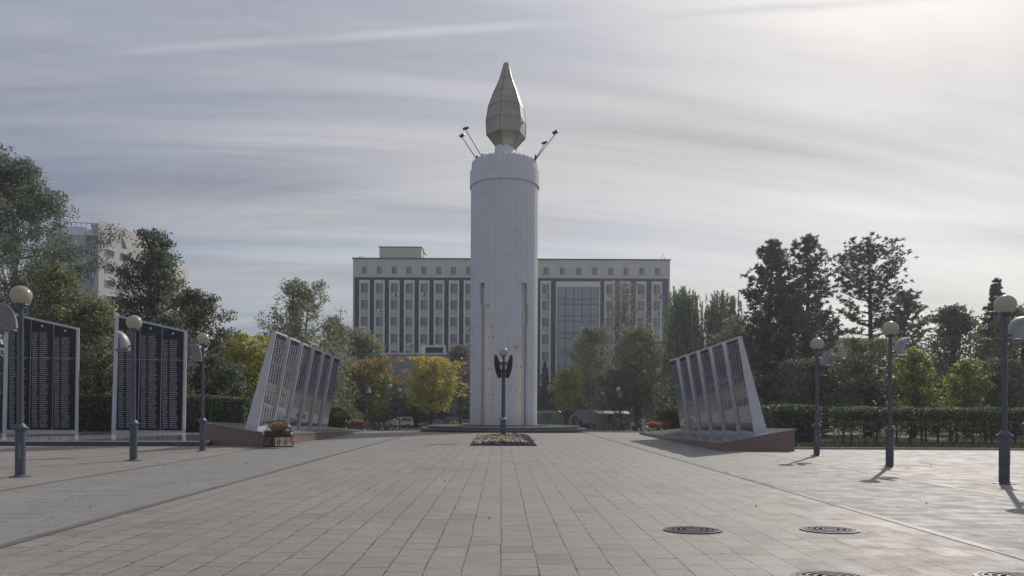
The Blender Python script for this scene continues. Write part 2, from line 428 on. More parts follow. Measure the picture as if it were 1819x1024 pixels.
# ------------------------------------------------------------ ground
def sheet(name, rects, mat, lift=0.0):
    b = MB()
    for x0, x1, y0, y1 in rects:
        ys = sorted(set([y0, y1]+[y for y in (50, 85, 121) if y0 < y < y1]))
        for a, c in zip(ys, ys[1:]):
            b.add([(x0,a,ground(a)+lift),(x1,a,ground(a)+lift),(x1,c,ground(c)+lift),(x0,c,ground(c)+lift)], [(0,1,2,3)])
    o = b.build(name, mat); return tag(o, kind='structure')
sheet('ground', [(-1500,1500,-300,1500)], M['grass'])
sheet('plaza_paving', [(-60,60,-20,30.9),(-17,17,30.9,62)], M['pave'], .004)
sheet('paving_band', [(-10.0,-6.13,-20,62),(6.13,10.0,-20,62)], M['pave_band'], .008)
sheet('paving_strip', [(-6.13,-5.97,-20,62),(-10.12,-10.0,-20,62),(5.97,6.13,-20,62),(10.0,10.12,-20,62)], M['pave_strip'], .012)
sheet('road', [(-120,120,98,134)], M['asphalt'], .006)
sheet('path', [(18,110,56,60)], M['kerb'], .006)
kb = MB(); kb.box(12.6,60,30.9,31.05,-.1,.1); kb.box(17,17.15,31.05,62,-.4,.1); kb.box(-60,-35.4,30.9,31.05,-.1,.1)
tag(kb.build('kerb', M['kerb'], bevel=.01), kind='structure')
kb = MB()
kb.box(-17,17,62,62.15,-.5,-.24); kb.box(-120,120,97.8,98,-1.6,-1.0)
tag(kb.build('road_kerb', M['kerb'], bevel=.01), kind='structure')

# ------------------------------------------------------------ tree machinery
def leaf_mesh(name, C, S, tint, accent, mat, parent, elong=1.0, dirs=None, rng=None, seed=0):
    """C: Nx3 centres, S: N sizes; quads with random orientation, or long axis along dirs"""
    rng = rng or np.random.default_rng(seed)
    n = len(C)
    if dirs is None:
        a = rng.normal(size=(n,3))
    else:
        a = dirs+rng.normal(size=(n,3))*.25
    a /= np.linalg.norm(a, axis=1, keepdims=True)+1e-9
    b = rng.normal(size=(n,3)); b -= a*np.sum(a*b, axis=1, keepdims=True); b /= np.linalg.norm(b, axis=1, keepdims=True)+1e-9
    S = np.asarray(S).reshape(-1,1)
    A = a*S*.5*elong; B = b*S*.5/np.sqrt(elong)
    V = np.stack([C-A, C-B*.8+A*.1, C+A, C+B*.8+A*.1], axis=1).reshape(-1,3)
    me = bpy.data.meshes.new(name)
    me.vertices.add(4*n); me.loops.add(4*n); me.polygons.add(n)
    me.vertices.foreach_set('co', V.astype(np.float32).ravel())
    me.loops.foreach_set('vertex_index', np.arange(4*n, dtype=np.int32))
    me.polygons.foreach_set('loop_start', np.arange(0, 4*n, 4, dtype=np.int32))
    me.polygons.foreach_set('loop_total', np.full(n, 4, dtype=np.int32))
    for nm, arr in (('tint', tint), ('accent', accent)):
        at = me.attributes.new(nm, 'FLOAT', 'POINT'); at.data.foreach_set('value', np.repeat(np.clip(arr,0,1), 4).astype(np.float32))
    me.materials.append(mat); me.update(calc_edges=True)
    o = bpy.data.objects.new(name, me); COL.objects.link(o)
    if parent: o.parent = parent
    return o

def make_tree(name, loc, h, r, leaf, bark, label, cat='tree', group=None, base=.25, n_leaf=9000, lsize=.2, seed=1,
              top=1.35, limbs=18, clump=.5, accent=0.06, accent_top=0, open_=0.0, droop=0, fill=1.0, gaps=0.0, trunk_r=None, forks=1, elong=1.3, asym=0.0, drop_low=False):
    rng = np.random.default_rng(seed); rr = random.Random(seed)
    root = empty(name, loc, 0, label, cat, group)
    tb = MB(); tr0 = trunk_r or h*.016+.03
    cent = []
    ax = np.array([rr.uniform(-1,1)*r*.15, rr.uniform(-1,1)*r*.15])
    for fk in range(forks):
        off = np.array([math.cos(fk*2.4+seed), math.sin(fk*2.4+seed)])*(0 if forks == 1 else r*.38)
        hh = h*(1 if fk == 0 else rr.uniform(.8,.95))
        pts = []; rad = []
        for i in range(9):
            t = i/8
            w = .12*math.sin(t*5+seed+fk)*r*.25
            o2 = off*t**.8+ax*t
            pts.append((o2[0]+w, o2[1]+w*.6, hh*.93*t-.15)); rad.append(tr0*(1-t)**.75*(1 if fk==0 else .75)+.012)
        tb.tube(pts, rad, 7)
        P = np.array(pts)
        nl = max(5, limbs//forks)
        rloc = r*(1 if forks == 1 else .72)
        for k in range(nl):
            t = base+(.93-base)*((k+rr.random()*.7)/nl)
            zz = hh*t
            j = min(7, int(t/.93*8)); p0 = P[j]+(P[j+1]-P[j])*min(1, (t/.93*8-j))
            u = (t-base)/(1-base)
            prof = (math.sin(math.pi*min(1, (u*.82+.16)))**.75)*(1.0 if u < .5 else 1-.25*(u-.5))
            L_ = rloc*prof*rr.uniform(.65,1.12)*(1+asym*math.cos(k*2.4))
            an = k*2.399+rr.uniform(-.5,.5)
            rise = L_*rr.uniform(.35,.9)*top*(.6+.6*u)
            if droop: rise *= .5
            d2 = np.array([math.cos(an)*L_, math.sin(an)*L_, 0])
            q = [p0, p0+d2*.35+np.array([0,0,rise*.3]), p0+d2*.72+np.array([0,0,rise*.68]), p0+d2+np.array([0,0,rise*(1-droop*.5)])]
            q[3][2] = min(q[3][2], h*.99)
            r0 = tr0*(1-t)*.55+.02
            tb.tube([tuple(a) for a in q], [r0, r0*.65, r0*.4, .008], 5, cap=False)
            nt = rr.randint(5,8)
            for s in range(nt):
                f = .3+.7*(s+rr.random())/nt
                seg = min(2, int(f*3)); a = q[seg]+(q[seg+1]-q[seg])*(f*3-seg)
                tl = L_*.32*rr.uniform(.5,1.2)+.25
                dv = rng.normal(size=3); dv[2] = abs(dv[2])*.7 if not droop else -abs(dv[2])*droop; dv += d2/(L_+.01)*.8; dv /= np.linalg.norm(dv)
                e = a+dv*tl
                tb.tube([tuple(a), tuple((a+e)/2+np.array([0,0,.04])), tuple(e)], [.018,.012,.004], 4, cap=False)
                cent.append(e); 
                if rr.random() < .75: cent.append((a+e)/2)
            cent.append(q[3]); cent.append(q[2])
        cent.append(P[-1]); cent.append(P[-2])
    cent = np.array(cent)
    # sprays that fill the crown's volume, with lobes and gaps
    nf = int(len(cent)*fill)
    if nf:
        u = rng.random(nf*3)**.9; an = rng.random(nf*3)*6.283
        lob = 1+.22*np.sin(an*3+seed+u*4)+.14*np.sin(an*5+seed*2-u*7)
        pr = np.sin(np.pi*np.clip(u*.80+.17,0,1))**.62*np.where(u>.6, 1-.55*(u-.6), 1.)*r*lob*.98
        rad_ = pr*np.sqrt(rng.random(nf*3))**.8
        pz = base*h*.8+u*(h*(1-base*.8))*.985; px_ = ax[0]*u+rad_*np.cos(an); py_ = ax[1]*u+rad_*np.sin(an)
        g = np.sin(px_*1.9+seed)+np.sin(py_*1.7+seed*1.3)+np.sin(pz*1.5+seed*.7+px_*.6)
        k_ = np.where(g > -0.75+gaps)[0][:nf]
        ex = np.stack([px_,py_,pz],1)[k_]
        for e in ex[::3]:
            j = min(8, max(1, int(e[2]/h*8*.85))); a = np.array(P[j-1] if forks == 1 else P[j-1]); 
            tb.tube([tuple(a), tuple(a*.45+e*.55+np.array([0,0,-.1*r*.3])), tuple(e)], [.028,.016,.005], 4, cap=False)
        cent = np.concatenate([cent, ex])
    tb.build('trunk', bark, root, smooth=True)
    zlim = base*h*.75
    cent = cent[cent[:,2] > zlim*.8]
    if open_ > 0: cent = cent[rng.random(len(cent)) > open_]
    cr = clump*np.clip(rng.lognormal(0,.3,len(cent)), .5, 1.9)
    wts = cr**2; wts /= wts.sum()
    idx = rng.choice(len(cent), n_leaf, p=wts)
    off = rng.normal(size=(n_leaf,3)); off /= np.linalg.norm(off,axis=1,keepdims=True)
    off *= (rng.random((n_leaf,1))**.45)*cr[idx][:,None]; off[:,2] *= .75
    C = cent[idx]+off
    if droop: C[:,2] -= rng.random(n_leaf)**2*droop*.9
    C[:,2] = np.minimum(C[:,2], h*1.0+.1*rng.normal(size=n_leaf))
    ct = rng.random(len(cent))
    tint = ct[idx]*.75+rng.random(n_leaf)*.25
    ca = (rng.random(len(cent)) < accent+accent_top*np.clip((cent[:,2]/h-.55)*2.2,0,1)).astype(float)
    acc = ca[idx]*rng.uniform(.3,1,n_leaf)
    dirs = None
    if droop: dirs = np.tile(np.array([[0,0,-1.]]), (n_leaf,1))*droop
    leaf_mesh('crown', C, lsize*rng.uniform(.6,1.3,n_leaf), tint, acc, leaf, root, elong, dirs, rng)
    return root

def make_willow(name, loc, h, r, leaf, bark, label, seed=1, strands=260, group=None, low=.15):
    rng = np.random.default_rng(seed); rr = random.Random(seed)
    root = empty(name, loc, 0, label, 'tree', group); tb = MB(); C = []; T = []
    tb.tube([(0,0,-.2),(.1,0,h*.3),(0,.1,h*.6),(.05,0,h*.95)], [h*.02,h*.016,h*.01,.02], 7)
    heads = []
    for k in range(34):
        t = .35+.6*k/34; an = k*2.4; L_ = r*(1-.45*((t-.35)/.6)**2)*rr.uniform(.55,1.0)
        p0 = Vector((0,0,h*t*.93)); p1 = p0+Vector((math.cos(an)*L_*.6, math.sin(an)*L_*.6, L_*.8)); p2 = p0+Vector((math.cos(an)*L_, math.sin(an)*L_, L_*.75))
        p1.z = min(p1.z, h*.99); p2.z = min(p2.z, h*.97)
        tb.tube([p0,p1,p2], [.06,.04,.01], 5, cap=False); heads += [(p1,p2)]
    for s in range(strands):
        a, b = rr.choice(heads); f = rr.random(); p = a.lerp(b, f)+Vector((rr.gauss(0,.45),rr.gauss(0,.45),rr.gauss(0,.35)))
        ln = rr.uniform(.2,.6)*h*.55; n = int(ln/.075); tt = rr.random(); bow = rr.gauss(0,.25)
        end = max(h*low, p.z-ln)
        n = max(4, int((p.z-end)/.07))
        for i in range(n):
            g = i/n
            C.append((p.x+bow*g+rr.gauss(0,.06), p.y+rr.gauss(0,.06), p.z+(end-p.z)*g)); T.append(tt)
    tb.build('trunk', bark, root, smooth=True)
    C = np.array(C); n = len(C); T = np.array(T)
    leaf_mesh('crown', C, .22*rng.uniform(.6,1.3,n), T, (T > .85).astype(float)*.8, leaf, root, 1.6, np.tile(np.array([[0,0,-1.]]),(n,1)), rng)
    return root

def make_pine(name, loc, h, r, label, seed=1, base=.3, limbs=46, group=None, lean=0, bark=None, tufts=15, dens=1.0, round_=.5):
    rng = np.random.default_rng(seed); rr = random.Random(seed)
    root = empty(name, loc, 0, label, 'tree', group); tb = MB(); cent = []
    P = [Vector((lean*t+.25*math.sin(t*4+seed), .2*math.sin(t*3), h*.98*t-.1)) for t in [i/8 for i in range(9)]]
    tb.tube(P, [h*.017*(1-i/8)**.7+.02 for i in range(9)], 8)
    for k in range(limbs):
        u = (k+.5)/limbs; t = base+(1-base)*u**.9*.98
        j = min(7, int(t*8)); p0 = P[j].lerp(P[j+1], t*8-j)
        prof = (1-u)**.6*(.55+.6*min(1,u*3)) if round_ < .8 else math.sin(math.pi*(.15+.8*u))
        L_ = r*prof*rr.uniform(.5,1.15)+.25; an = k*2.4+rr.uniform(-.6,.6)
        up = L_*rr.uniform(.1,.55)+u*.5*L_
        dv = Vector((math.cos(an), math.sin(an), 0))
        q = [p0, p0+dv*L_*.4+Vector((0,0,up*.15)), p0+dv*L_*.75+Vector((0,0,up*.5)), p0+dv*L_+Vector((0,0,up))]
        tb.tube(q, [h*.006*(1-u)+.02, .03, .02, .008], 5, cap=False)
        m = int(rr.uniform(10,16)*dens*(.5+L_/r))
        for s in range(m):
            f = .3+.7*(s+rr.random())/m; g = min(2,int(f*3)); a = q[g].lerp(q[g+1], f*3-g)
            e = a+Vector((rr.gauss(0,1),rr.gauss(0,1),abs(rr.gauss(0,.7))))*(.20*L_*.8+.14)
            tb.tube([a,e],[.014,.006],4,cap=False); cent.append((*e, 0)); cent.append((*(a.lerp(e,.5)),0))
        cent.append((*q[3],1))
    for s in range(10): cent.append((*(P[8]+Vector((rr.gauss(0,.15),rr.gauss(0,.15),-s*.14))),1))
    tb.build('trunk', bark or M['bark_pine'], root, smooth=True)
    cent = np.array(cent)[:,:3]; n = len(cent)*tufts
    idx = np.repeat(np.arange(len(cent)), tufts)
    dr = rng.normal(size=(n,3)); dr[:,2] = dr[:,2]*.7+.45; dr /= np.linalg.norm(dr,axis=1,keepdims=True)
    C = cent[idx]+dr*rng.uniform(.03,.17,(n,1))
    ct = rng.random(len(cent))
    leaf_mesh('crown', C, (.145*rng.uniform(.7,1.3,n)), ct[idx], ct[idx]*0, L['pine'], root, 2.2, dr, rng)
    return root

def make_spruce(name, loc, h, r, label, seed=1, group=None, base=.06, mat=None, gap=.33):
    rng = np.random.default_rng(seed); rr = random.Random(seed)
    root = empty(name, loc, 0, label, 'tree', group); tb = MB(); C = []; D = []; T = []
    tb.tube([(0,0,-.2),(0,0,h*.5),(0,0,h)], [h*.014+.03,h*.009,.01], 7)
    z = h*base
    while z < h*.99:
        u = (z/h-base)/(1-base); nb = 7 if u < .8 else 5
        for k in range(nb):
            an = rr.uniform(0,6.28); L_ = (r*(1-u)**.85+.1)*rr.uniform(.6,1.12); dr = Vector((math.cos(an),math.sin(an),0))
            q = [Vector((0,0,z)), Vector((0,0,z-L_*.12))+dr*L_*.5, Vector((0,0,z-L_*.06))+dr*L_]
            tb.tube(q, [.02+.02*(1-u),.015,.005], 4, cap=False); tt = rr.random()
            n = int(L_*46)+10
            for i in range(n):
                f = rr.random()**.7; p = q[0].lerp(q[1],f*2) if f < .5 else q[1].lerp(q[2],f*2-1)
                side = dr.cross(Vector((0,0,1)))*rr.gauss(0,.16)*(L_*(1.1-f)*.8+.2)
                C.append(tuple(p+side+Vector((0,0,-abs(rr.gauss(0,.12)))))); dd = dr*.8+side*1.5+Vector((0,0,-.35)); D.append(tuple(dd)); T.append(tt)
        z += gap*(.65+.5*(1-u))*rr.uniform(.7,1.3)
    tb.build('trunk', M['bark_pine'], root, smooth=True)
    C = np.array(C); n = len(C)
    leaf_mesh('crown', C, .24*rng.uniform(.6,1.3,n), np.array(T), np.zeros(n), mat or L['spruce'], root, 1.5, np.array(D), rng)
    return root

def hedge(name, x0, x1, y0, y1, z0, z1, label, mat, n=None, seed=1, group=None, stems=True, low_open=0.0, size=.12, bump_=.06, round_=0):
    """clipped hedge: dark box core standing in for inner foliage, leaves thick on its faces; low_open = fraction of height left thin at the bottom"""
    rng = np.random.default_rng(seed); rr = random.Random(seed)
    cx, cy = (x0+x1)/2, (y0+y1)/2
    root = empty(name, (cx,cy,0), 0, label, 'hedge', group)
    W, D_, H = x1-x0, y1-y0, z1-z0
    area = 2*W*H+2*D_*H+W*D_
    n = n or int(area*260)
    U = rng.random((n,3)); face = rng.random(n)
    pw = np.array([W*H, W*H, D_*H, D_*H, W*D_*1.3]); pc = np.cumsum(pw/pw.sum())
    f = np.searchsorted(pc, face); dep = np.abs(rng.normal(0,.11,n))
    X = (U[:,0]-.5)*W; Y = (U[:,1]-.5)*D_; Z = z0+U[:,2]*H
    wob = bump_*(np.sin(X*3.1+seed)+np.sin(Z*5+X*1.3)+np.sin(Y*4.1))
    Y = np.where(f==0, -D_/2+dep-wob, np.where(f==1, D_/2-dep+wob, Y)); X = np.where(f==2, -W/2+dep-wob, np.where(f==3, W/2-dep+wob, X))
    Z = np.where(f==4, z1-dep*.6+wob*.6, Z)
    if round_:
        e = np.clip((np.abs(X)-(W/2-round_))/round_, 0, 1); Z = z0+(Z-z0)*(1-.35*e**2)
    C = np.stack([X,Y,Z],1)
    if low_open:
        u = (Z-z0)/H; keep = (u > low_open) | (rng.random(n) < .10+.45*np.clip(np.sin(X*2.3+seed)*np.sin(X*.9+1)+.1,0,1)*np.clip(u/low_open,.35,1))
        C = C[keep]
    n = len(C)
    tb = MB()
    k = max(3, int(W*1.9))
    for i in range(k):
        px = -W/2+.2+(W-.4)*(i+rr.random()*.6)/k; py = rr.uniform(-D_*.2,D_*.2)
        tb.tube([(px,py,z0-.05),(px+rr.gauss(0,.06),py,z0+H*.35),(px+rr.gauss(0,.12),py,z0+H*.8)], [.05,.04,.02], 6)
        for s in range(6):
            zz = z0+H*rr.uniform(.2,.7)
            tb.tube([(px,py,zz),(px+rr.gauss(0,.35),py+rr.gauss(0,D_*.25),zz+H*.25)], [.02,.006], 4, cap=False)
    tb.build('stems', M['bark'], root)
    if not low_open:
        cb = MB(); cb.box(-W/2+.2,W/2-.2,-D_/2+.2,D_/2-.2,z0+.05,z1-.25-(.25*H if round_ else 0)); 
        cb.build('inner_foliage_proxy', M['inner'], root)  # solid dark box added as a stand-in for the inner foliage
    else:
        cb = MB(); cb.box(-W/2+.2,W/2-.2,-D_/2+.25,D_/2-.25,z0+H*(low_open+.12),z1-.2); cb.build('inner_foliage_proxy', M['inner'], root)
    tn = .5+.5*np.sin(C[:,0]*1.7+C[:,2]*2+seed)*rng.random(n)
    leaf_mesh('foliage', C, size*rng.uniform(.6,1.4,n), tn*rng.random(n)*1.3, (rng.random(n)<.06)*1., mat, root, 1.2, None, rng)
    return root
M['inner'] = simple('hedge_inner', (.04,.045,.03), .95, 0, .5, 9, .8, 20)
# ------------------------------------------------------------ candle monument
TX, TY = .15, 57.5
def arc_prism(mb, a0, a1, r0, r1, z0, z1, n=1, mi=0):
    """curved block between angles (0 = facing camera, + towards +X)"""
    P = []
    for i in range(n+1):
        a = a0+(a1-a0)*i/n; P.append((math.sin(a), -math.cos(a)))
    vs = []
    for s, c in P: vs += [(s*r0,c*r0,z0),(s*r1,c*r1,z0),(s*r1,c*r1,z1),(s*r0,c*r0,z1)]
    fs = []
    for i in range(n):
        a = i*4; b = a+4
        for k in range(4): fs.append((a+k, a+(k+1)%4, b+(k+1)%4, b+k))
    fs.append((0,3,2,1)); fs.append((n*4,n*4+1,n*4+2,n*4+3))
    mb.add(vs, fs, mi)
tower = empty('candle_monument', (TX,TY,0), 0, 'tall white candle-shaped monument tower with a faceted flame on top, on round dark steps', 'monument')
b = MB(); b.lathe([(6.75,-1.2),(6.75,.13),(6.6,.15),(6.2,.15)], 64); b.lathe([(6.2,.12),(6.2,.30),(6.1,.32),(5.6,.32)], 64); b.lathe([(3.6,.30),(3.6,.42),(3.5,.44)], 64)
b.build('steps', M['granite_step'], tower, smooth='auto')
b = MB(); b.lathe([(6.78,.155),(6.78,.19),(6.1,.19)], 64); b.lathe([(6.22,.322),(6.22,.36),(3.4,.36)], 64)
b.build('step_edging', M['granite_top'], tower, smooth='auto')
Z0, ZT = .38, 22.0
RR = 2.73
def zpx(py): return Z_at(893, py, TY-RR*.6)
zs = [Z0, zpx(616), zpx(580), zpx(542.5), zpx(505), 19.9]
def slot(adeg, lvl, q=0):
    """is the fluted shell open at this angle (deg from one of four fronts) and level (0 lowest)?"""
    a = adeg
    if lvl == 4 or q % 2: return False
    l = {0:(-42,-17), 1:(-42,-17), 2:(-42,-24.5), 3:(-44.5,-34)}[lvl]
    r = {0:(18,42), 1:(30,42), 2:(30,44.5), 3:(30,42)}[lvl]
    return l[0] <= a <= l[1] or r[0] <= a <= r[1]
b = MB(); NF = 72
edges = sorted(set([x for q in range(4) for e in (-45,-44.5,-42,-34,-24.5,-17,18,30,42,44.5,45) for x in [e+90*q]]))
for q in range(4):
    es = [-45,-44.5,-42,-34,-24.5,-17,18,30,42,44.5,45]
    for lvl in range(5):
        run = None
        segs = []
        for a, c in zip(es, es[1:]):
            m = (a+c)/2
            if slot(m, lvl, q):
                if run: segs.append(run); run = None
            else: run = (run[0], c) if run else (a, c)
        if run: segs.append(run)
        for a, c in segs:
            # narrow cladding sheets with a groove between neighbours
            n = max(1, round((c-a)/5)); st_ = (c-a)/n
            th = .0
            for i in range(n):
                a0 = R(q*90+a+st_*i+.12); a1 = R(q*90+a+st_*(i+1)-.12)
                arc_prism(b, a0, a1, RR-.10, RR+(.012 if i%2 else 0)+(.09 if lvl == 0 and abs((a+c)/2) > 39 else 0), zs[lvl]+(0.001 if lvl else 0), zs[lvl+1], 2)
            arc_prism(b, R(q*90+a+.3), R(q*90+c-.3), RR-.2, RR-.101, zs[lvl], zs[lvl+1]-.002, max(2, int((c-a)/6)))
b.build('fluted_shaft', M['tower_white'], tower)
# inner core seen in the stepped openings: broad flat panels
b = MB(); b.lathe([(2.42,Z0-.1),(2.42,19.7)], 16, a0=R(22.5+12)); core = b.build('inner_core', M['tower_inner'], tower)
b = MB()
for q in range(4):
    if q % 2: continue
    for a, w in ((39.5,.12),):
        s, c = math.sin(R(q*90+a)), -math.cos(R(q*90+a))
        b.tube([(s*2.46,c*2.46,Z0),(s*2.46,c*2.46,11.6)], w*.6, 6)
b.build('inner_fin', M['white_part'], tower)
rv = MB(); rr_ = random.Random(4)
for q in range(4):
    for a in (-29,-21,24,33):
        for z in (3,5,7.4):
            if q: continue
            s, c = math.sin(R(q*90+a)), -math.cos(R(q*90+a)); rv = MB(); rv.sphere((s*2.41,c*2.41,z+rr_.uniform(-.2,.2)), .045, 6, 4); rv.build('fixing', M['iron'], tower)
b = MB()
b.lathe([(RR-.35,19.7),(2.83,19.72),(2.83,20.98),(RR-.1,21.03)], 72)
b.lathe([(2.845,19.70),(2.845,19.80),(2.80,19.81)], 72)
b.build('collar', M['tower_white'], tower, smooth='auto')
b = MB()
NS = 40
for i in range(NS):
    a = 2*math.pi*i/NS; s, c = math.sin(a), -math.cos(a); rs = math.pi*2.68/NS
    b.lathe([(rs,0),(rs,.8),(rs*.85,.88),(rs*.3,.95)], 10, (s*2.49,c*2.49,20.85))
b.build('scalloped_rim', M['tower_white'], tower, smooth='auto')
b = MB(); b.lathe([(2.66,20.8),(2.66,21.53)], 64); b.lathe([(1.35,21.5),(1.05,21.95),(.84,22.6),(.76,23.1)], 32); b.build('neck', M['tower_white'], tower, smooth='auto')
def gold():
    m, t, bb = newmat('dull_gold_panel')
    tcn = t.n('ShaderNodeTexCoord'); n = t.noise(tcn.outputs['Object'], .9, 5); n2 = t.noise(t.vmul(tcn.outputs['Object'], (6,6,.4)), 2, 3)
    t.link(t.mix(t.mapr(n,.3,.7), (.26,.24,.20), (.38,.35,.285)), bb.inputs['Base Color'])
    bb.inputs['Metallic'].default_value = .75; t.link(t.mapr(n2,.3,.7,.30,.46), bb.inputs['Roughness']); return m
M['gold'] = gold()
fl = [(.80,23.0),(1.63,23.95),(1.69,25.1),(1.50,26.3),(1.06,27.5),(.56,28.65),(.20,29.95)]
def hexring(r, z, inset=0): return [Vector((math.sin(R(-17+60*k))*(r-inset), -math.cos(R(-17+60*k))*(r-inset), z)) for k in range(6)]
fxo = .28-TX+.02
flame = empty('flame', (fxo-.05,0,0)); flame.parent = tower
b = MB()
for (r0,z0),(r1,z1) in zip(fl, fl[1:]):
    A, B_ = hexring(r0,z0), hexring(r1,z1)
    for k in range(6):
        b.add([A[k],A[(k+1)%6],B_[(k+1)%6],B_[k]], [(0,1,2,3)])
b.add(hexring(*fl[-1]), [(0,1,2,3,4,5)]); b.add(hexring(*fl[0]), [(5,4,3,2,1,0)])
b.build('facet_panels', M['gold'], flame)
b = MB()
for k in range(6):
    b.tube([hexring(r,z)[k] for r,z in fl], .028, 5)
for r, z in fl:
    h6 = hexring(r,z); b.tube(h6+[h6[0]], .022, 5)
b.build('seam', M['lamp_metal'], flame)
# floodlights on thin arms round the crown
def arm(p0, p1, name='floodlight_arm'):
    b = MB(); b.tube([p0, p1], .035, 6); o = b.build(name, M['lamp_metal'], tower)
    d = (Vector(p1)-Vector(p0)).normalized(); b = MB(); p = Vector(p1); inw = Vector((-p.x,-p.y,0)).normalized()
    b.cbox((0,0,0), (.42,.3,.16)); f = b.build('floodlight', M['iron'], o, loc=p+inw*.05+Vector((0,0,.08)), rot=(0, .35 if p.x < 0 else -.35, math.atan2(p.y,p.x)), bevel=.02)
    b = MB(); b.cbox((0,0,0),(.16,.16,.34)); b.tube([(0,0,-.3),(0,0,.1)], .03, 6); b.build('clamp', M['iron'], o, loc=Vector(p0)+Vector((0,0,.15)))
def tp(px, py, dy): return (X_at(px, TY+dy)-TX, dy, Z_at(px, py, TY+dy))
arm(tp(855,281,-1.2), tp(824,230,-1.8)); arm(tp(845,284,1.0), tp(817.5,243,1.6))
arm(tp(949,283,1.0), tp(965.5,256,1.8)); arm(tp(949,284,-1.2), tp(985,237,-1.8))
b = MB(); b.tube([tp(914,273,-1.7), tp(923,220,-2.6)], .035, 6); b.cbox(tp(923,219,-2.6), (.34,.2,.12)); b.build('floodlight_arm', M['hood'], tower)
b = MB(); b.tube([tp(878,274,-.9), tp(877,262,-1.0)], .03, 6); b.build('floodlight_arm', M['hood'], tower)

# ------------------------------------------------------------ leaning memorial walls (six slabs each)
cols6 = [(.14,.42,.50),(.60,.86,.95),(1.05,1.30,1.42),(1.52,1.72,1.84)]
M['plaque_a'] = plaque_mat('plaque_leaning', cols6, .058, 4.0, .2, .075, .05, .40, .03, seams=(.55,1.0,1.47), spec=1.0, ior=2.3, freq=24)
M['plaque_b'] = plaque_mat('plaque_upright', [(.13,.38,.46),(.52,.86,1.02)], .118, 9, .12, .012, .006, .36, .10)
def leaning_wall(side, label, y0, n, pitch, xb, xt, zb0, zb1, zt0, zt1, plinth):
    """side -1 left / +1 right; xb,xt: |X| of the face at bottom/top (towards plaza)"""
    root = empty('memorial_wall', (side*xb, y0, 0), 0, label, 'memorial', 'leaning memorial walls facing the avenue')
    ox, oy = side*xb, y0
    # plinth: wedge, high on the outer side
    P = plinth  # corner list (x,y,h) near-inner, near-outer, far-outer, far-inner
    v = [(p[0]-ox,p[1]-oy,-.15) for p in P]+[(p[0]-ox,p[1]-oy,p[2]) for p in P]
    b = MB(); order = [0,1,2,3] if side > 0 else [3,2,1,0]
    b.hexa([v[i] for i in order]+[v[4+i] for i in order]); b.build('plinth', M['granite_red'], root, bevel=.012)
    e = .02
    cxp = sum(p[0] for p in P)/4; cyp = sum(p[1] for p in P)/4
    v2 = [(p[0]+(.03 if p[0]>cxp else -.03)-ox, p[1]+(.03 if p[1]>cyp else -.03)-oy, p[2]+.003) for p in P]
    v3 = [(a,b_,c+.05) for a,b_,c in v2]
    b = MB(); b.hexa([v2[i] for i in order]+[v3[i] for i in order]); b.build('plinth_top', M['granite_top'], root, bevel=.008)
    for k in range(n):
        t = k/(n-1); zb = zb0+(zb1-zb0)*t; zt = zt0+(zt1-zt0)*t; ya = y0+k*pitch; w = pitch*.955
        yaw = .055      # near end stands forward of its neighbour's far end
        h = zt-zb; lean = (xb-xt)
        # cross-section (d = distance back from face, away from plaza)
        tb_, tt_ = .62, .18
        # local frame: x along width (0..w), y depth (0 = front face), z up
        def skew(d, z): return d+lean*(-(z/h))   # negative = towards plaza
        pts = []
        for x_ in (0, w):
            pts += [(x_, lean*.5/h, -.5), (x_, tb_+lean*.5/h, -.5), (x_, -lean+tt_, h), (x_, -lean, h)]
        b = MB(); b.add(pts, [(0,1,2,3),(7,6,5,4),(0,4,5,1),(1,5,6,2),(2,6,7,3),(3,7,4,0)])
        # orientation: local x -> +Y (world), local y(depth) -> away from plaza (side*X)
        mtx = Matrix(((0, side, 0), (1, 0, 0), (0, 0, 1))).to_4x4()
        rotm = Matrix.Rotation(side*yaw*-1 if side > 0 else yaw, 4, 'Z')
        # near end protrudes towards plaza: rotate about far end
        M4 = Matrix.Translation((0, ya-oy, zb)) @ Matrix.Translation((0,w,0)) @ Matrix.Rotation(-side*yaw, 4, 'Z') @ Matrix.Translation((0,-w,0)) @ mtx
        o = b.build('slab', M['white_paint'], root, bevel=.008)
        # bake orientation in object matrix (reflection on one side handled in mesh)
        me = o.data; me.transform(M4)
        if M4.to_3x3().determinant() < 0: me.flip_normals()
        o.location = (0,0,0)
        # plaque: local x 0..w', z 0..; thin box set 12 mm proud
        px0, px1, pz0, pz1 = .10, w-.04, .10, h-.10
        L_ = math.hypot(h, lean); 
        pb = MB(); pb.box(0, px1-px0, -.012, .02, 0, (pz1-pz0)*L_/h)
        q = pb.build('name_plaque', M['plaque_a'], o)
        tilt = math.atan2(lean, h)
        if side < 0:
            # rotation maps local x->+Y, local y(depth)->-X, z->up : det=+1 
            B3 = Matrix(((0,-1,0),(1,0,0),(0,0,1))).to_4x4()
            q.matrix_local = Matrix.Translation((0, ya-oy, zb)) @ Matrix.Translation((0,w,0)) @ Matrix.Rotation(yaw, 4, 'Z') @ Matrix.Translation((0,-w,0)) @ B3 @ Matrix.Translation((px0, -lean*pz0/h, pz0)) @ Matrix.Rotation(tilt, 4, 'X')
        else:
            # right wall: local x runs from far end towards viewer
            B3 = Matrix(((0,1,0),(-1,0,0),(0,0,1))).to_4x4()
            q.matrix_local = Matrix.Translation((0, ya-oy, zb)) @ Matrix.Translation((0,w,0)) @ Matrix.Rotation(-yaw, 4, 'Z') @ Matrix.Translation((0,-w,0)) @ B3 @ Matrix.Translation((-px1, -lean*pz0/h, pz0)) @ Matrix.Rotation(tilt, 4, 'X')
    return root
